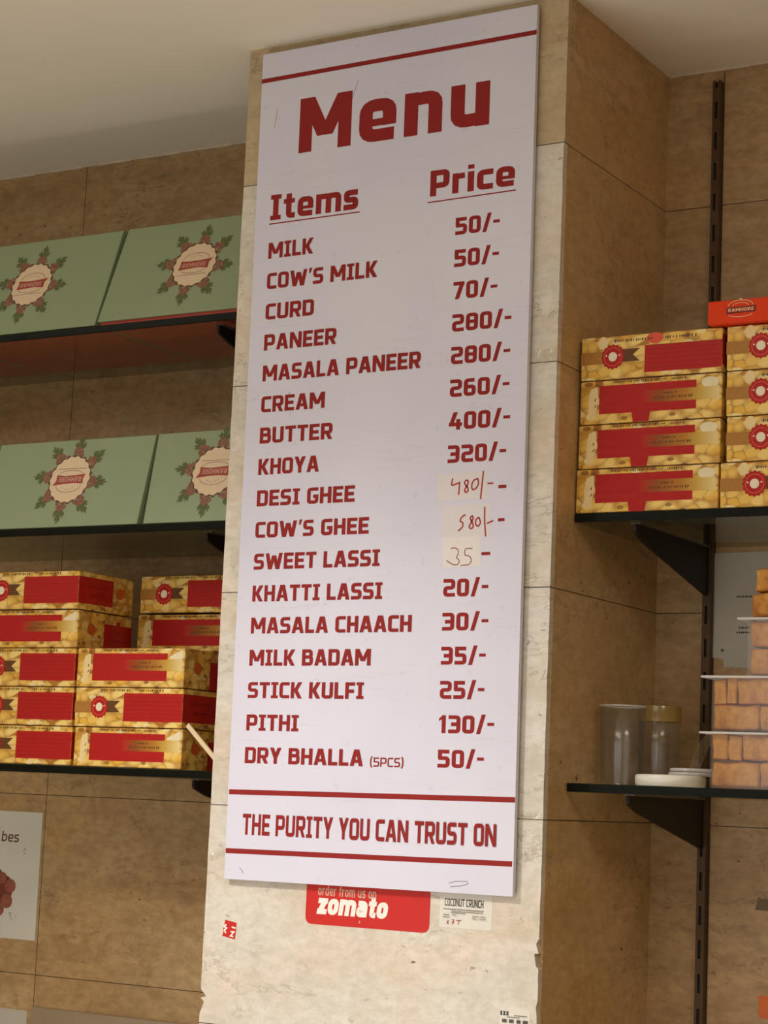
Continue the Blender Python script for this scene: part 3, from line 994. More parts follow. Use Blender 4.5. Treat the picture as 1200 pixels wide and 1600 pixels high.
def rail(x, z0, z1, label):
    o = thing('shelf_rail', label, 'shelf rail', (x, D, z0))
    h = z1 - z0
    wd, dp = 0.0125, 0.014
    k = MB()
    k.box(-wd / 2, -wd / 2 + 0.004, -dp, 0, 0, h)
    k.box(wd / 2 - 0.004, wd / 2, -dp, 0, 0, h)
    zz = 0.012
    prev = 0.0
    while zz < h:
        k.box(-wd / 2 + 0.004, wd / 2 - 0.004, -dp, -dp + 0.002, prev, min(zz, h))
        prev = zz + 0.026
        zz += 0.0475
    if prev < h:
        k.box(-wd / 2 + 0.004, wd / 2 - 0.004, -dp, -dp + 0.002, prev, h)
    k.build('channel', M['rail'], o)
    MB().box(-wd / 2 + 0.004, wd / 2 - 0.004, -dp + 0.004, -dp + 0.006, 0.002, h - 0.002).build('slot_backing', M['raildk'], o)
    return o


RX = 0.5480
rail(RX, -0.42, 1.2190, 'slotted bronze shelf rail on the wall right of the pillar')
LX = -0.1555
rail(LX, -0.42, 1.2190, 'slotted bronze shelf rail hidden behind the left edge of the pillar')


def bracket(x, zb, label, t=0.0045):
    """zb: underside of the glass; arm reaches out from the rail"""
    o = thing('shelf_bracket', label, 'bracket', (x, D - 0.0125, zb), 0, 'dark brackets under the glass shelves')
    prof = [(0.0, -0.004), (0.0, -0.070), (-0.006, -0.0715), (-0.235, -0.0245), (-0.262, -0.0155), (-0.266, -0.0125), (-0.266, -0.0035), (-0.262, -0.0025), (-0.02, -0.0025)]
    MB().prism(prof, 'x', -t / 2, t / 2).build('arm', M['iron'], o)
    MB().box(-0.007, 0.007, -0.262, -0.008, -0.0025, -0.0003).build('support_flange', M['flange'], o)
    MB().box(-t / 2, t / 2, 0.0, 0.006, -0.060, -0.042).build('hook', M['iron'], o)
    return o


bracket(RX, ZR1, 'dark bracket under the shelf of yellow boxes right of the pillar')
bracket(RX, ZR2, 'dark bracket under the shelf of rusk trays right of the pillar')
bracket(LX, ZL1, 'dark bracket under the topmost left shelf, beside the pillar edge')
bracket(LX, ZL2, 'dark bracket under the middle left shelf, beside the pillar edge')
bracket(LX, ZL3, 'dark bracket under the lowest left shelf, beside the pillar edge')


# ------------------------------------------------------------------ green sweet cartons
def emblem(parent, tr, flip):
    """rose wreath badge; tr(u,v,n), centred"""
    k = MB()
    sgn = -1 if flip else 1
    T = lambda base: (lambda u, v, n: tr(u * 1.0, v * 1.0, base + n))
    sc = [((0.0395 + 0.0012 * math.cos(18 * a)) * math.cos(a), (0.0395 + 0.0012 * math.cos(18 * a)) * math.sin(a)) for a in [2 * math.pi * i / 108 for i in range(108)]]
    wr = [((0.0425 + 0.0016 * math.cos(23 * a + 1) + 0.0008 * math.sin(41 * a)) * math.cos(a), (0.0425 + 0.0016 * math.cos(23 * a + 1)) * math.sin(a)) for a in [2 * math.pi * i / 140 for i in range(140)]]
    k.flat([wr], T(0.00020))
    em = k.build('emblem', M['dkbrown'], parent, fix=False)
    MB().flat([sc], T(0.00030)).build('cream_disc', M['cream'], em, fix=False)
    lf, ro = MB(), MB()
    rr = random.Random(11)
    for q in range(8):
        a = math.pi / 2 + q * math.pi / 4 - 0.12
        ca, sa = math.cos(a), math.sin(a)
        P = lambda rad, tan: (rad * ca - tan * sa, rad * sa + tan * ca)
        # roses next to the disc
        for (rad, tan, r) in ((0.0470, 0.0045, 0.0060), (0.0490, -0.0040, 0.0055), (0.0530, 0.0005, 0.0048), (0.0440, -0.0090, 0.0035)):
            n = 9
            ro.flat([[(P(rad, tan)[0] + r * (1 + 0.18 * math.cos(3 * t)) * math.cos(t), P(rad, tan)[1] + r * (1 + 0.18 * math.cos(3 * t)) * math.sin(t)) for t in [2 * math.pi * i / n for i in range(n)]]], T(0.00034), 4e-6)
        # leaves fanning outwards
        for (b, ln, wd, ang) in ((0.0520, 0.0260, 0.0085, 0.05), (0.0500, 0.0190, 0.0075, 0.55), (0.0500, 0.0190, 0.0075, -0.55), (0.0520, 0.0165, 0.0060, 0.95), (0.0520, 0.0155, 0.0060, -0.90), (0.0590, 0.0155, 0.0058, 0.40), (0.0590, 0.0145, 0.0058, -0.32)):
            cb, sb = math.cos(ang), math.sin(ang)
            shp = [(0, 0), (0.3, -0.5), (0.42, -0.34), (0.6, -0.5), (0.75, -0.2), (1, 0), (0.78, 0.28), (0.6, 0.42), (0.45, 0.32), (0.28, 0.5)]
            poly = []
            for s, t in shp:
                l, w = s * ln, t * wd
                poly.append(P(b + l * cb - w * sb, l * sb + w * cb))
            lf.flat([poly], T(0.00022), 4e-6)
    lf.build('leaves', M['leaf'], em, fix=False)
    ro.build('roses', M['rose'], em, fix=False)
    rot = lambda pts: [(sgn * u, sgn * v) for u, v in pts]
    bn = [(-0.0300, -0.0085), (-0.010, -0.0070), (0.010, -0.0060), (0.0275, -0.0085), (0.0270, 0.0015), (0.0330, 0.0100), (0.010, 0.0075), (-0.010, 0.0070), (-0.0285, 0.0085), (-0.0270, 0.0005)]
    MB().flat([rot(bn)], T(0.00036)).build('banner', M['maroon'], em, fix=False)
    k = MB()
    TT = lambda u, v, n: tr(sgn * u, sgn * v, 0.00040 + n)
    text(k, 'RAMHORE', -0.0235, -0.0045, 0.0085, TT, 0.2, 0.0455, 0.13)
    k.build('banner_lettering', M['pinkish'], em, fix=False)
    k = MB()
    arc = [(0.025 * math.cos(t), 0.010 + 0.0125 * math.sin(t)) for t in [math.pi * i / 14 for i in range(15)]]
    k.flat([strip(rot(arc), 0.0007)], T(0.00038))
    arc = [(0.0235 * math.cos(t), -0.0095 - 0.0060 * math.sin(t)) for t in [math.pi * i / 14 for i in range(15)]]
    k.flat([strip(rot(arc), 0.0007)], T(0.00038))
    k.flat([strip(rot([(-0.0300, -0.0185), (0.0270, -0.0185)]), 0.0007)], T(0.00038))
    for i in range(5):
        u = -0.010 + 0.005 * i
        k.flat([rot([(u - 0.0008, 0.0140 + 0.002 * (2 - abs(i - 2))), (u + 0.0008, 0.0140 + 0.002 * (2 - abs(i - 2))), (u, 0.0160 + 0.002 * (2 - abs(i - 2)))])], T(0.00038))
    k.build('fine_print', M['dkbrown'], em, fix=False)


def carton(x0, w, zb, dz, dy, depth, label, base=0.0012, flip=False, rotz=0.0, eu=0.5, ev=0.5, tray='redbase', cut=(0, 0)):
    o = thing('sweets_carton', label, 'box', (x0, YF + 0.001, zb), rotz, 'green sweet cartons on the left shelves')
    k = MB().prism([(0.0, base), (depth, base), (depth, dz * 0.93), (dy + 0.004, dz + 0.0005), (dy, dz)], 'x', 0.0, w)
    k.v = [(x + (cut[0] if z < 0.03 else cut[1]) if x < 0.01 else x, y, z) for x, y, z in k.v]   # sides bulge a little, so gaps taper
    k.build('lid', M['green'], o, bevel=0.0016)
    MB().box(0.002, w - 0.002, 0.007, depth - 0.001, 0.0, base + 0.001).build('tray', M[tray], o)
    Ls = math.hypot(dy, dz - base)
    st, ct = dy / Ls, (dz - base) / Ls
    tr = lambda u, v, n: (w * eu + u, (Ls * ev + v) * st - (n + 0.0001) * ct, base + (Ls * ev + v) * ct + (n + 0.0001) * st)
    emblem(o, tr, flip)
    return o


Z1T, Z2T, Z3T = ZL1 + 0.0117, ZL2 + 0.0117, ZL3 + 0.0117
carton(-0.385 - 0.328, 0.326, Z1T, 0.1730, 0.060, 0.272, 'green sweet carton on the top left shelf, nearer the left edge', ev=0.52)
carton(-1.045, 0.326, Z1T, 0.1730, 0.060, 0.272, 'green sweet carton on the top left shelf, only its underside showing', ev=0.52)
carton(-0.382, 0.312, Z1T, 0.1735, 0.060, 0.272, 'green sweet carton on the top left shelf, next to the pillar', base=0.006, rotz=-0.004, eu=0.525, ev=0.51, cut=(0, 0.005))
carton(-0.597 - 0.31, 0.308, Z2T, 0.1490, 0.037, 0.255, 'green sweet carton on the middle left shelf, barely showing at the left edge', flip=True, tray='greybase')
carton(-0.597, 0.319, Z2T, 0.1480, 0.037, 0.255, 'green sweet carton on the middle left shelf, its badge upside down in full view', flip=True, eu=0.515, ev=0.54, rotz=-0.004, tray='greybase')
carton(-0.2715, 0.200, Z2T, 0.1490, 0.037, 0.255, 'green sweet carton on the middle left shelf, half hidden by the pillar', flip=True, eu=0.60, ev=0.54, tray='greybase', cut=(0.004, -0.003))


# ------------------------------------------------------------------ dry fruit boxes
BXW, BXD, BXH = 0.205, 0.140, 0.0600


def front(parent, polys, name, mat, base=0.00025, label=None):
    k = MB()
    k.flat(polys, lambda u, v, n: (u * BXW - BXW / 2, -base - n, v * BXH + 0.0002), 1e-5)
    o = k.build(name, mat, parent, fix=False)
    if label:
        o['label'] = label
    return o


def ends(parent, polys, name, mat, base=0.00025):
    k = MB()
    k.flat(polys, lambda u, v, n: (BXW / 2 + base + n, u * BXD, v * BXH + 0.0002), 1e-5)
    return k.build(name, mat, parent, fix=False)


def ell(cu, cv, ru, rv, n=28, wav=0.0, k=0, ph=0.0):
    return [(cu + ru * (1 + wav * math.cos(k * t)) * math.cos(t), cv + rv * (1 + wav * math.cos(k * t)) * math.sin(t)) for t in [2 * math.pi * i / n + ph for i in range(n)]]


def rect(u0, v0, u1, v1):
    return [(u0, v0), (u1, v0), (u1, v1), (u0, v1)]


def squiggle(u0, u1, v, h, seed, sl=0.0):
    r2 = random.Random(seed)
    out = []
    u = u0
    while u < u1:
        wd = r2.uniform(0.006, 0.016)
        hh = h * r2.uniform(0.5, 1.2)
        vv = v + sl * (u - u0)
        out.append([(u, vv - hh / 2), (u + wd * 0.7, vv - hh / 2), (u + wd, vv + hh / 2), (u + wd * 0.3, vv + hh / 2)])
        u += wd + r2.choice((0.003, 0.003, 0.004, 0.012))
    return out


def end_face(t, swap):
    a, b = (0.05, 0.58) if swap else (0.45, 0.98)
    if swap:
        ends(t, [rect(0.0, 0.16, 0.62, 0.86)], 'end_panel', M['red'])
        ends(t, squiggle(0.14, 0.50, 0.62, 0.07, 4) + squiggle(0.20, 0.46, 0.40, 0.06, 5), 'end_lettering', M['redtext'], 0.0004)
        ends(t, [ell(0.75, 0.55, 0.075, 0.15)], 'end_seal', M['seal'])
    else:
        ends(t, [rect(0.48, 0.0, 1.0, 0.72), rect(0.70, 0.72, 0.78, 0.82)], 'end_panel', M['red'])
        ends(t, squiggle(0.60, 0.90, 0.50, 0.07, 6) + squiggle(0.60, 0.92, 0.30, 0.06, 7), 'end_lettering', M['redtext'], 0.0004)
        ends(t, [ell(0.25, 0.52, 0.075, 0.15)], 'end_seal', M['seal'])


def make_badge_box(panel_v=(0.15, 0.86), text_v=0.935, blob=False):
    t = thing('dry_fruit_box', 'x', 'box', (0, 0, 0), 0, 'film wrapped dry fruit boxes')
    MB().box(-BXW / 2, BXW / 2, 0, BXD, 0.0002, BXH).build('carton', M['nutsA'], t, bevel=0.0022)
    MB().box(-BXW / 2 + 0.003, BXW / 2 - 0.003, 0.003, BXD - 0.003, 0.0, 0.0006).build('base', M['greybase'], t)
    rc_u, rc_v = 0.232, (panel_v[0] + panel_v[1]) / 2 + (0.0 if not blob else 0.10)
    front(t, [rect(0.0, rc_v - 0.15, 0.20, rc_v + 0.13)], 'ribbon', M['ribbon'])
    front(t, [[(0.26, rc_v - 0.13), (0.425, rc_v - 0.13), (0.375, rc_v + 0.02), (0.425, rc_v + 0.16), (0.26, rc_v + 0.16)]], 'ribbon_tail', M['ribbondk'])
    b = front(t, [ell(rc_u, rc_v, 0.080, 0.28, 96, 0.05, 16)], 'rosette', M['red'], 0.0004)
    front(b, [ell(rc_u, rc_v, 0.064, 0.22, 40)], 'rosette_ring', M['sealring'], 0.00045)
    front(b, [ell(rc_u, rc_v, 0.058, 0.20, 40)], 'rosette_face', M['red'], 0.00050)
    front(b, [ell(rc_u, rc_v, 0.031, 0.108, 32), ell(rc_u - 0.046, rc_v + 0.03, 0.006, 0.02, 10), ell(rc_u + 0.046, rc_v + 0.03, 0.006, 0.02, 10)], 'rosette_centre', M['white'], 0.00055)
    front(t, [rect(0.46, panel_v[0], 0.997, panel_v[1])], 'label_panel', M['red'])
    sq = []
    for i in range(6):
        sq += [rect(0.475, panel_v[0] + 0.08 + i * 0.105, 0.985, panel_v[0] + 0.095 + i * 0.105)]
    front(t, sq, 'panel_print', M['redtext'], 0.0003)
    front(t, squiggle(0.24, 0.50, text_v, 0.055, 2) + squiggle(0.60, 0.82, text_v, 0.055, 3), 'script_line', M['tinytext'], 0.0003)
    front(t, [ell(0.16, 0.86, 0.035, 0.13, 16)] if blob else [ell(0.60, 0.05, 0.04, 0.05, 14)], 'pale_nut', M['cashew'], 0.00028)
    if blob:
        front(t, [ell(0.53, 0.875, 0.060, 0.125, 24)], 'berry', M['sealring'], 0.00032)
    end_face(t, True)
    return t


def make_band_box(tab=True):
    t = thing('dry_fruit_box', 'x', 'box', (0, 0, 0), 0, 'film wrapped dry fruit boxes')
    MB().box(-BXW / 2, BXW / 2, 0, BXD, 0.0002, BXH).build('carton', M['nutsB'], t, bevel=0.0022)
    MB().box(-BXW / 2 + 0.003, BXW / 2 - 0.003, 0.003, BXD - 0.003, 0.0, 0.0006).build('base', M['greybase'], t)
    pan = [(0.140, 0.22), (0.375, 0.22), (0.385, 0.0), (0.495, 0.0), (0.505, 0.22), (0.825, 0.22), (0.825, 0.87), (0.140, 0.87)] if tab else [(0.150, 0.16), (0.845, 0.16), (0.845, 0.86), (0.150, 0.86)]
    k = front(t, [pan], 'label_panel', M['red'])
    front(t, [rect(0.455, 0.42, 0.985, 0.70)], 'gold_band', M['bandB'], 0.00035)
    front(t, squiggle(0.52, 0.80, 0.52, 0.055, 8) + squiggle(0.60, 0.68, 0.62, 0.035, 9), 'band_lettering', M['ribbondk'], 0.0005)
    front(t, [[(0.06, 0.50), (0.075, 0.80), (0.125, 0.86), (0.135, 0.55), (0.115, 0.20), (0.085, 0.10), (0.065, 0.25)]], 'pale_nut', M['cashew'], 0.0003)
    front(t, [[(0.105, 0.56), (0.112, 0.50), (0.118, 0.60)], [(0.100, 0.36), (0.120, 0.46), (0.118, 0.40)]], 'nut_lines', M['ribbondk'], 0.0004)
    front(t, [[(0.865, 0.78), (0.985, 0.96), (0.985, 0.72), (0.865, 0.72)]] if not tab else [ell(0.92, 0.80, 0.06, 0.12, 20)], 'film_flap', M['flap'], 0.0003)
    front(t, squiggle(0.25, 0.75, 0.94, 0.05, 12), 'script_line', M['tinytext'], 0.0003)
    end_face(t, False)
    return t


badge_l = make_badge_box()
band_l = make_band_box(False)
badge_r = make_badge_box((0.10, 0.72), 0.87, True)
band_r = make_band_box(True)
used = set()


def put(proto, xl, y, z, label, rotz=0.0):
    """xl: left end of the box front"""
    x = xl + BXW / 2
    if proto.name not in used:
        used.add(proto.name)
        proto.location = (x, y, z + ZO)
        proto.rotation_euler = (0, 0, rotz)
        proto['label'] = label
        return proto
    return dup(proto, (x, y, z), rotz, label)


P = 0.0610
ordn = ['lowest', 'second from the bottom', 'third from the bottom', 'fourth from the bottom', 'topmost']
cA = [badge_l, badge_l, badge_l, band_l, badge_l]
xo = [-0.379, -0.3810, -0.3815, -0.3845, -0.3835]
for i in range(5):
    put(cA[i], xo[i] - BXW - 0.002, YF + 0.002 + (0.003 if i == 3 else 0), Z3T + P * i + 0.0006, 'dry fruit box, %s of the tall stack at the far left' % ordn[i], rn.uniform(-0.006, 0.006) + (0.012 if i == 3 else 0))
cB = [band_l, badge_l, band_l]
xo = [-0.3765, -0.3790, -0.3800]
for i in range(3):
    put(cB[i], xo[i] + 0.0010, YF + 0.002, Z3T + P * i + 0.0006, 'dry fruit box, %s of the front stack of three by the stick' % ['lowest', 'middle', 'topmost'][i], rn.uniform(-0.004, 0.004))
cC = [band_l, badge_l, badge_l, band_l, badge_l]
for i in range(5):
    put(cC[i], -0.3775 + (0.002 if i == 4 else 0), YF + 0.1475, Z3T + 0.0627 * i + 0.0006, 'dry fruit box, %s of the rear stack behind the three' % ordn[i], 0.0)
ZRT = ZR1 + 0.0117
cD = [band_r, band_r, band_r, badge_r]
xo = [0.4665, 0.4680, 0.4690, 0.4690]
on4 = ['lowest', 'second from the bottom', 'second from the top', 'topmost']
for i in range(4):
    put(cD[i], xo[i], YF + 0.0015 - (0.001 if i == 3 else 0), ZRT + P * i + 0.0003, 'yellow dry fruit box, %s of the stack against the pillar' % on4[i], rn.uniform(0, 0.004))
xo = [0.6740, 0.6815, 0.6800, 0.6795]
for i in range(4):
    put(badge_r, xo[i], YF + 0.0015, ZRT + P * i + 0.0003, 'yellow dry fruit box, %s of the stack under the orange box' % on4[i], rn.uniform(-0.003, 0.003))

# orange box on top of the right-hand stack
ob = thing('orange_box', 'flat orange red box with a small crest, on top of the right yellow stack', 'box', (0.6565, YF - 0.010, ZRT + P * 4 + 0.0005), 0.0)
MB().box(0, 0.20, 0, 0.15, 0, 0.0315).build('lid', M['orangebox'], ob, bevel=0.0015)
TO = lambda u, v, n: (0.0460 + u, -0.0003 - n, 0.0165 + v)
k = MB()
k.flat([[(-0.0200, -0.0040), (0.0205, -0.0035), (0.0215, 0.0050), (-0.0195, 0.0045)]], TO)
cr = k.build('crest', M['logodk'], ob, fix=False)
k = MB()
text(k, 'RAMHORE', -0.0175, -0.0015, 0.0045, lambda u, v, n: TO(u, v, n + 0.0001), 0.22, 0.0360, 0.12)
arc = [(0.0170 * math.cos(t), 0.0060 + 0.0075 * math.sin(t)) for t in [math.pi * i / 14 for i in range(15)]]
k.flat([strip(arc, 0.0012)], TO)
arc = [(0.0110 * math.cos(t), 0.0060 + 0.0040 * math.sin(t)) for t in [math.pi * i / 10 for i in range(11)]]
k.flat([strip(arc, 0.0010)], TO)
arc = [(0.0160 * math.cos(t), -0.0055 - 0.0035 * math.sin(t)) for t in [math.pi * i / 14 for i in range(15)]]
k.flat([strip(arc, 0.0010)], TO)
k.flat([ell(0.0, 0.0148, 0.0016, 0.0016, 10)], TO)
k.build('crest_lettering', M['logo'], cr, fix=False)

# stick leaning out between boxes and pillar
sk = MB()
a, b = Vector((-0.1615, YF + 0.002, 0.2265)), Vector((-0.098, 0.058, 0.1735))
d = (b - a).normalized()
s1 = d.cross(Vector((0, 1, 0))).normalized()
s2 = d.cross(s1)
vs = []
for p in (a, b):
    for u, v in ((-1, -1), (1, -1), (1, 1), (-1, 1)):
        vs.append(p + s1 * u * 0.0036 + s2 * v * 0.0016)
sk.add(vs, [(0, 1, 2, 3), (7, 6, 5, 4), (0, 4, 5, 1), (1, 5, 6, 2), (2, 6, 7, 3), (3, 7, 4, 0)])
tag(sk.build('wooden_stick', M['wood'], bevel=0.0006), 'thin pale wooden stick slanting between the dry fruit boxes and the pillar', 'stick')

# ------------------------------------------------------------------ lower right shelf
ZB = ZR2 + 0.0117


def cup(x, y, r, h, label, rim_mat=None):
    o = thing('plastic_jar', label, 'jar', (x, y, ZB))
    k = MB()
    k.lathe([(r * 0.90, 0.0008), (r * 0.93, 0.004), (r * 0.97, h * 0.5), (r, h), (r * 0.985, h), (r * 0.955, h * 0.5), (r * 0.90, 0.004)], 48)
    k.cap(r * 0.90, 0.0008, 48, up=False)
    k.cap(r * 0.90, 0.004, 48)
    k.build('body', M['plasticcup'], o, smooth=True, fix=True)
    k = MB()
    if rim_mat:
        k.lathe([(r * 1.01, h - 0.022), (r * 1.02, h - 0.001), (r * 1.0, h + 0.0005), (r * 1.0, h - 0.022)], 48)
        k.build('neck_band', rim_mat, o, smooth=True)
    else:
        k.lathe([(r * 0.99, h - 0.0012), (r * 1.03, h - 0.0012), (r * 1.03, h + 0.0008), (r * 0.99, h + 0.0008), (r * 0.99, h - 0.0012)], 48)
        k.build('rim', M['rim'], o, smooth=True)
    return o


cup(0.5030, 0.160, 0.0315, 0.1080, 'clear empty plastic jar on the lower right shelf, nearest the pillar')
cup(0.5230, 0.240, 0.0300, 0.1130, 'clear plastic jar with a yellow neck band, behind the other jar', M['amber'])
o = thing('jar_lid', 'round white plastic lid lying on the lower right shelf beside the rusk trays', 'lid', (0.5890, 0.125, ZB))
k = MB()
k.lathe([(0.0445, 0.0002), (0.0465, 0.002), (0.0470, 0.012), (0.0455, 0.0148), (0.0430, 0.0155), (0.0001, 0.0155)], 56)
k.build('shell', M['lid'], o, smooth=True)
for i in range(2):
    k = MB()
    z0 = ZB + 0.0157 + 0.0052 * i
    k.lathe([(0.0001, 0.0), (0.033, 0.0), (0.0345, 0.0012), (0.0345, 0.0035), (0.0335, 0.0044), (0.0310, 0.0046), (0.0290, 0.0022), (0.0001, 0.0022)], 40)
    o = k.build('jar_lid', M['rim'], loc=(0.6130 + 0.002 * i, 0.150, z0), smooth=True)
    tag(o, ['clear plastic lid lying directly on the white lid', 'upper of two clear plastic lids stacked on the white lid'][i], 'lid')


def tray(x0, y0, z0, w, d, h, label, lid=False):
    o = thing('rusk_tray', label, 'tray', (x0, y0, z0), 0, 'clear trays of rusks')
    t = 0.0007
    k = MB()
    k.box(0, w, 0, d, 0, t)
    k.box(0, w, 0, t, t, h - 0.002)
    k.box(0, w, d - t, d, t, h - 0.002)
    k.box(0, t, t, d - t, t, h - 0.002)
    k.box(w - t, w, t, d - t, t, h - 0.002)
    k.build('tub', M['plastic'], o)
    k = MB()
    e = 0.0125
    k.box(-e, w + e, -e * 0.7, 0.0005, h - 0.0028, h)
    k.box(-e, w + e, d - 0.0005, d + e * 0.7, h - 0.0028, h)
    k.box(-e, 0.0005, 0.0005, d - 0.0005, h - 0.0028, h)
    k.box(w - 0.0005, w + e, 0.0005, d - 0.0005, h - 0.0028, h)
    k.build('rim', M['rim'], o, bevel=0.0008)
    if lid:
        k = MB()
        k.add([(-e, 0.02, h - 0.001), (-e, 0.075, h - 0.001), (-e - 0.018, 0.075, 0.055), (-e - 0.018, 0.025, 0.050), (-e - 0.034, 0.070, 0.012), (-e - 0.034, 0.035, 0.010)], [(0, 1, 2, 3), (3, 2, 4, 5)])
        k.build('film_flap', M['filmflap'], o, fix=False)
    return o


def rusk(x, y, z, w, d, h, label, seed):
    r2 = random.Random(seed)
    bm = bmesh.new()
    bmesh.ops.create_cube(bm, size=1.0)
    bmesh.ops.scale(bm, vec=(w, d, h), verts=bm.verts)
    bmesh.ops.bevel(bm, geom=list(bm.edges), offset=min(w, h) * 0.15, segments=3, affect='EDGES', profile=0.6)
    bmesh.ops.subdivide_edges(bm, edges=[e for e in bm.edges if e.calc_length() > 0.02], cuts=2)
    for v in bm.verts:
        f = 0.0013 * math.sin(v.co.x * 120 + seed * 1.7) + 0.0009 * math.sin(v.co.y * 140 + seed * 2)
        v.co.z += f * (1 if v.co.z > 0 else 0.4)
        v.co.y += 0.0012 * math.sin(v.co.x * 230 + v.co.z * 160 + seed)
        v.co.x += 0.0008 * math.sin(v.co.z * 170 + seed * 3)
        v.co.z += h / 2 + 0.001
    me = bpy.data.meshes.new('rusk')
    bm.to_mesh(me)
    bm.free()
    me.materials.append(M['rusk'])
    me.materials.append(M['crust'])
    for p in me.polygons:
        p.use_smooth = True
        if abs(p.normal.z) > 0.55:
            p.material_index = 1
    o = bpy.data.objects.new('rusk', me)
    COL.objects.link(o)
    o.location = (x + w / 2, y + d / 2, z + ZO)
    return tag(o, label, 'rusk', 'baked rusks in the clear trays')


TX, TY = 0.6625, 0.078
tnames = ['lowest', 'middle', 'topmost']
specs = [(TX, TY, ZB + 0.0004, 0.072, [(0.0325, [0.064, 0.050, 0.040]), (0.0330, [0.021, 0.018, 0.074, 0.038])]),
         (TX + 0.0005, TY + 0.001, ZB + 0.0004 + 0.0724, 0.072, [(0.0320, [0.062, 0.058, 0.034]), (0.0330, [0.017, 0.013, 0.080, 0.040])]),
         (TX + 0.0445, TY + 0.012, ZB + 0.0004 + 0.1448, 0.076, [(0.0340, [0.026, 0.062, 0.022]), (0.0330, [0.050, 0.060])])]
for ti, (x, y, z, h, lay) in enumerate(specs):
    wt = 0.160 if ti < 2 else 0.116
    tray(x, y, z, wt, 0.125, h, 'clear plastic tray of rusks on the lower right shelf, %s of the pile' % tnames[ti], ti == 0)
    zz = z + 0.001
    for li, (rh, ws) in enumerate(lay):
        xx = x + 0.0022
        for wi, w in enumerate(ws):
            rusk(xx, y + 0.0025, zz, w, 0.116, rh, 'golden rusk in the %s tray, %s layer, %s' % (tnames[ti], ['bottom', 'top'][li], ['at its left end', 'second from its left end', 'third from its left end', 'at its right end'][wi]), ti * 17 + li * 5 + wi)
            xx += w + 0.0008
        zz += rh + 0.0016
# rusks heaped above the topmost tray
zz = specs[2][2] + 0.0765
for wi, (w, rh) in enumerate(((0.048, 0.031), (0.058, 0.031))):
    rusk(specs[2][0] + 0.003 + wi * 0.050, specs[2][1] + 0.004, zz, w, 0.110, rh, 'golden rusk heaped above the rim of the topmost tray, %s one' % ['left', 'right'][wi], 71 + wi)
zz += 0.0335
rusk(specs[2][0] + 0.006, specs[2][1] + 0.008, zz, 0.085, 0.100, 0.030, 'browner rusk crowning the whole pile of trays', 80)

# ------------------------------------------------------------------ papers on the walls
WB = lambda dx, dz, base=0.0008: (lambda u, v, n: (u + dx, D - base - n, v + dz))
po = thing('wall_poster', 'white poster with dark red fruit under the lowest left shelf', 'poster', (-0.82, D, -0.1375))
MB().box(-0.151, 0.1490, -0.0006, 0, 0, 0.2180).build('sheet', M['paper'], po)
TP = lambda u, v, n: (u + 0.82, -0.0008 - n, v + 0.1375)
k = MB()
text(k, 'bes', -0.7600, 0.0275, 0.0175, TP, 0.15, 0.0390, 0.12, 0.25, 0.08)
k.flat([strip([(-0.7800, 0.0400), (-0.7795, 0.0300), (-0.7700, 0.0300), (-0.7690, 0.0400), (-0.7680, 0.0290)], 0.0022)], TP)
k.build('lettering', M['brownink'], po, fix=False)
k, k2 = MB(), MB()
rf = random.Random(5)
for (x, z, r, q) in ((-0.7640, -0.030, 0.011, 0), (-0.7520, -0.0350, 0.010, 1), (-0.7430, -0.0420, 0.011, 0), (-0.7330, -0.0480, 0.012, 1), (-0.7480, -0.0520, 0.013, 0), (-0.7380, -0.0590, 0.010, 0), (-0.7600, -0.0550, 0.015, 0), (-0.7500, -0.0690, 0.012, 0), (-0.7390, -0.0740, 0.0125, 1), (-0.7620, -0.0780, 0.015, 0), (-0.7550, -0.0890, 0.011, 1), (-0.7760, -0.0600, 0.018, 0), (-0.7800, -0.0850, 0.014, 1), (-0.7720, -0.0420, 0.012, 1)):
    p = [(x + r * math.cos(t), z + r * math.sin(t)) for t in [2 * math.pi * i / 20 for i in range(20)]]
    (k2 if q else k).flat([p], TP)
k.build('printed_fruit', M['fruit'], po, fix=False)
k2.k = 30
k3 = MB()
k3.k = 30
k3.v, k3.f = [(a, b - 0.0004, c) for a, b, c in k2.v], k2.f
k3.build('printed_fruit', M['fruit2'], po, fix=False)['label'] = 'paler fruit'
k = MB()
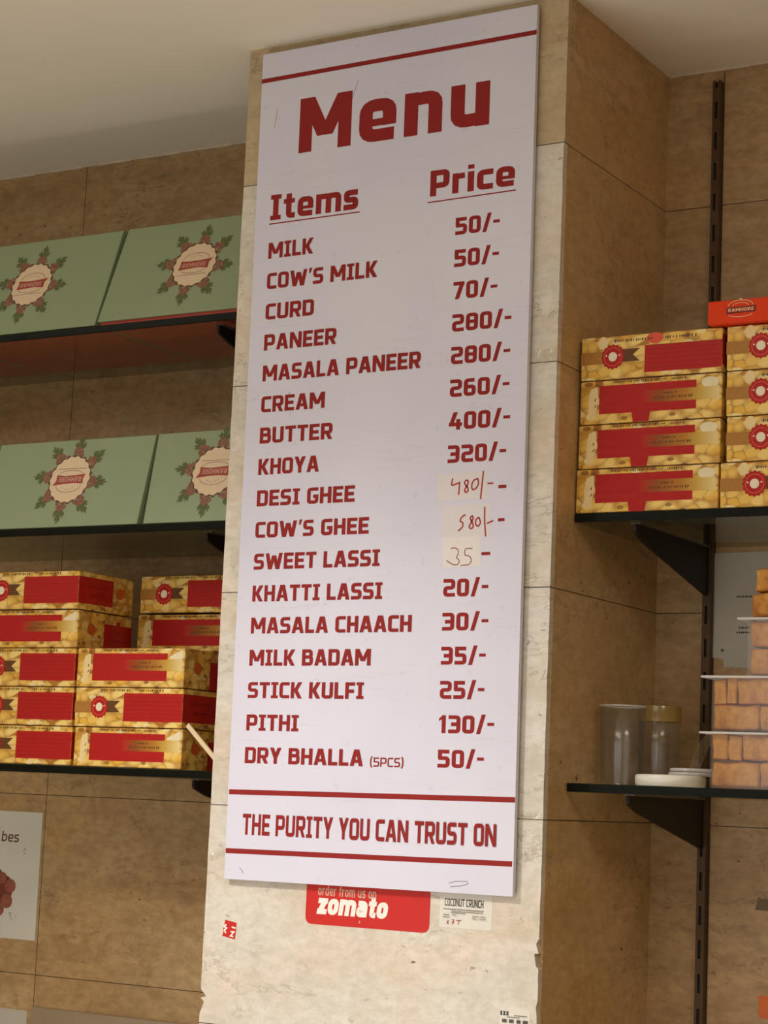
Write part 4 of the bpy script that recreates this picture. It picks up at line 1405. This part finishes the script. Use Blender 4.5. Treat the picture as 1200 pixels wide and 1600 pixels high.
for pl_ in ([(-0.7090, 0.0130), (-0.7050, 0.0180), (-0.7030, 0.0150)], [(-0.7070, 0.0080), (-0.7035, 0.0100)], [(-0.7330, -0.0950), (-0.7290, -0.0930), (-0.7280, -0.0970), (-0.7310, -0.0990)], [(-0.7280, -0.1000), (-0.7240, -0.1050)], [(-0.7180, -0.0990), (-0.7150, -0.1010)]):
    k.flat([strip(pl_, 0.0010)], TP)
k.build('pencil_marks', M['pen_grey'], po, fix=False)

o = MB().box(-0.10, 0.0, -0.0007, 0, 0, 0.12).build('wall_notice', M['paper2'], loc=(-0.6775, D, -0.3755))
tag(o, 'pale grey paper notice low on the left wall under the fruit poster', 'notice')
no = thing('wall_notice', 'grey paper notice taped to the wall behind the rusk trays', 'notice', (0.5530, D, 0.3380))
MB().prism([(0.0185, 0.0), (0.120, -0.001), (0.122, 0.168), (0.0015, 0.166), (-0.0015, 0.0140), (0.0175, 0.0120)], 'y', -0.0007, 0.0).build('sheet', M['paper2'], no)
k = MB()
TN = lambda u, v, n: (u, -0.0009 - n, v)
for (x0, x1, z) in ((0.0360, 0.060, 0.1010), (0.0400, 0.060, 0.0560), (0.0370, 0.058, 0.0490)):
    x = x0
    while x < x1:
        e = x + rn.uniform(0.002, 0.005)
        k.flat([[(x, z), (e, z), (e, z + 0.0024), (x, z + 0.0024)]], TN)
        x = e + 0.0012
k.flat([ell(0.0160, 0.0245, 0.0022, 0.0022, 12)], TN)
k.build('faded_print', M['labelink'], no, fix=False)

o = MB().prism([(0, 0.0045), (0.004, 0.0015), (0.045, 0.0), (0.045, 0.0330), (-0.0005, 0.0320)], 'y', -0.0006, 0).build('wall_sticker', M['orange'], loc=(0.6325, D, -0.1520))
tag(o, 'orange sticker low on the right wall at the frame edge', 'sticker')
o = MB().prism([(0, 0.0015), (0.030, 0.0), (0.031, 0.0160), (0.008, 0.0175), (0.0040, 0.0190)], 'y', -0.0006, 0).build('tape_scrap', M['kraft'], loc=(0.6248, D, -0.0040))
tag(o, 'torn scrap of brown tape on the right wall below the rusk shelf', 'tape')
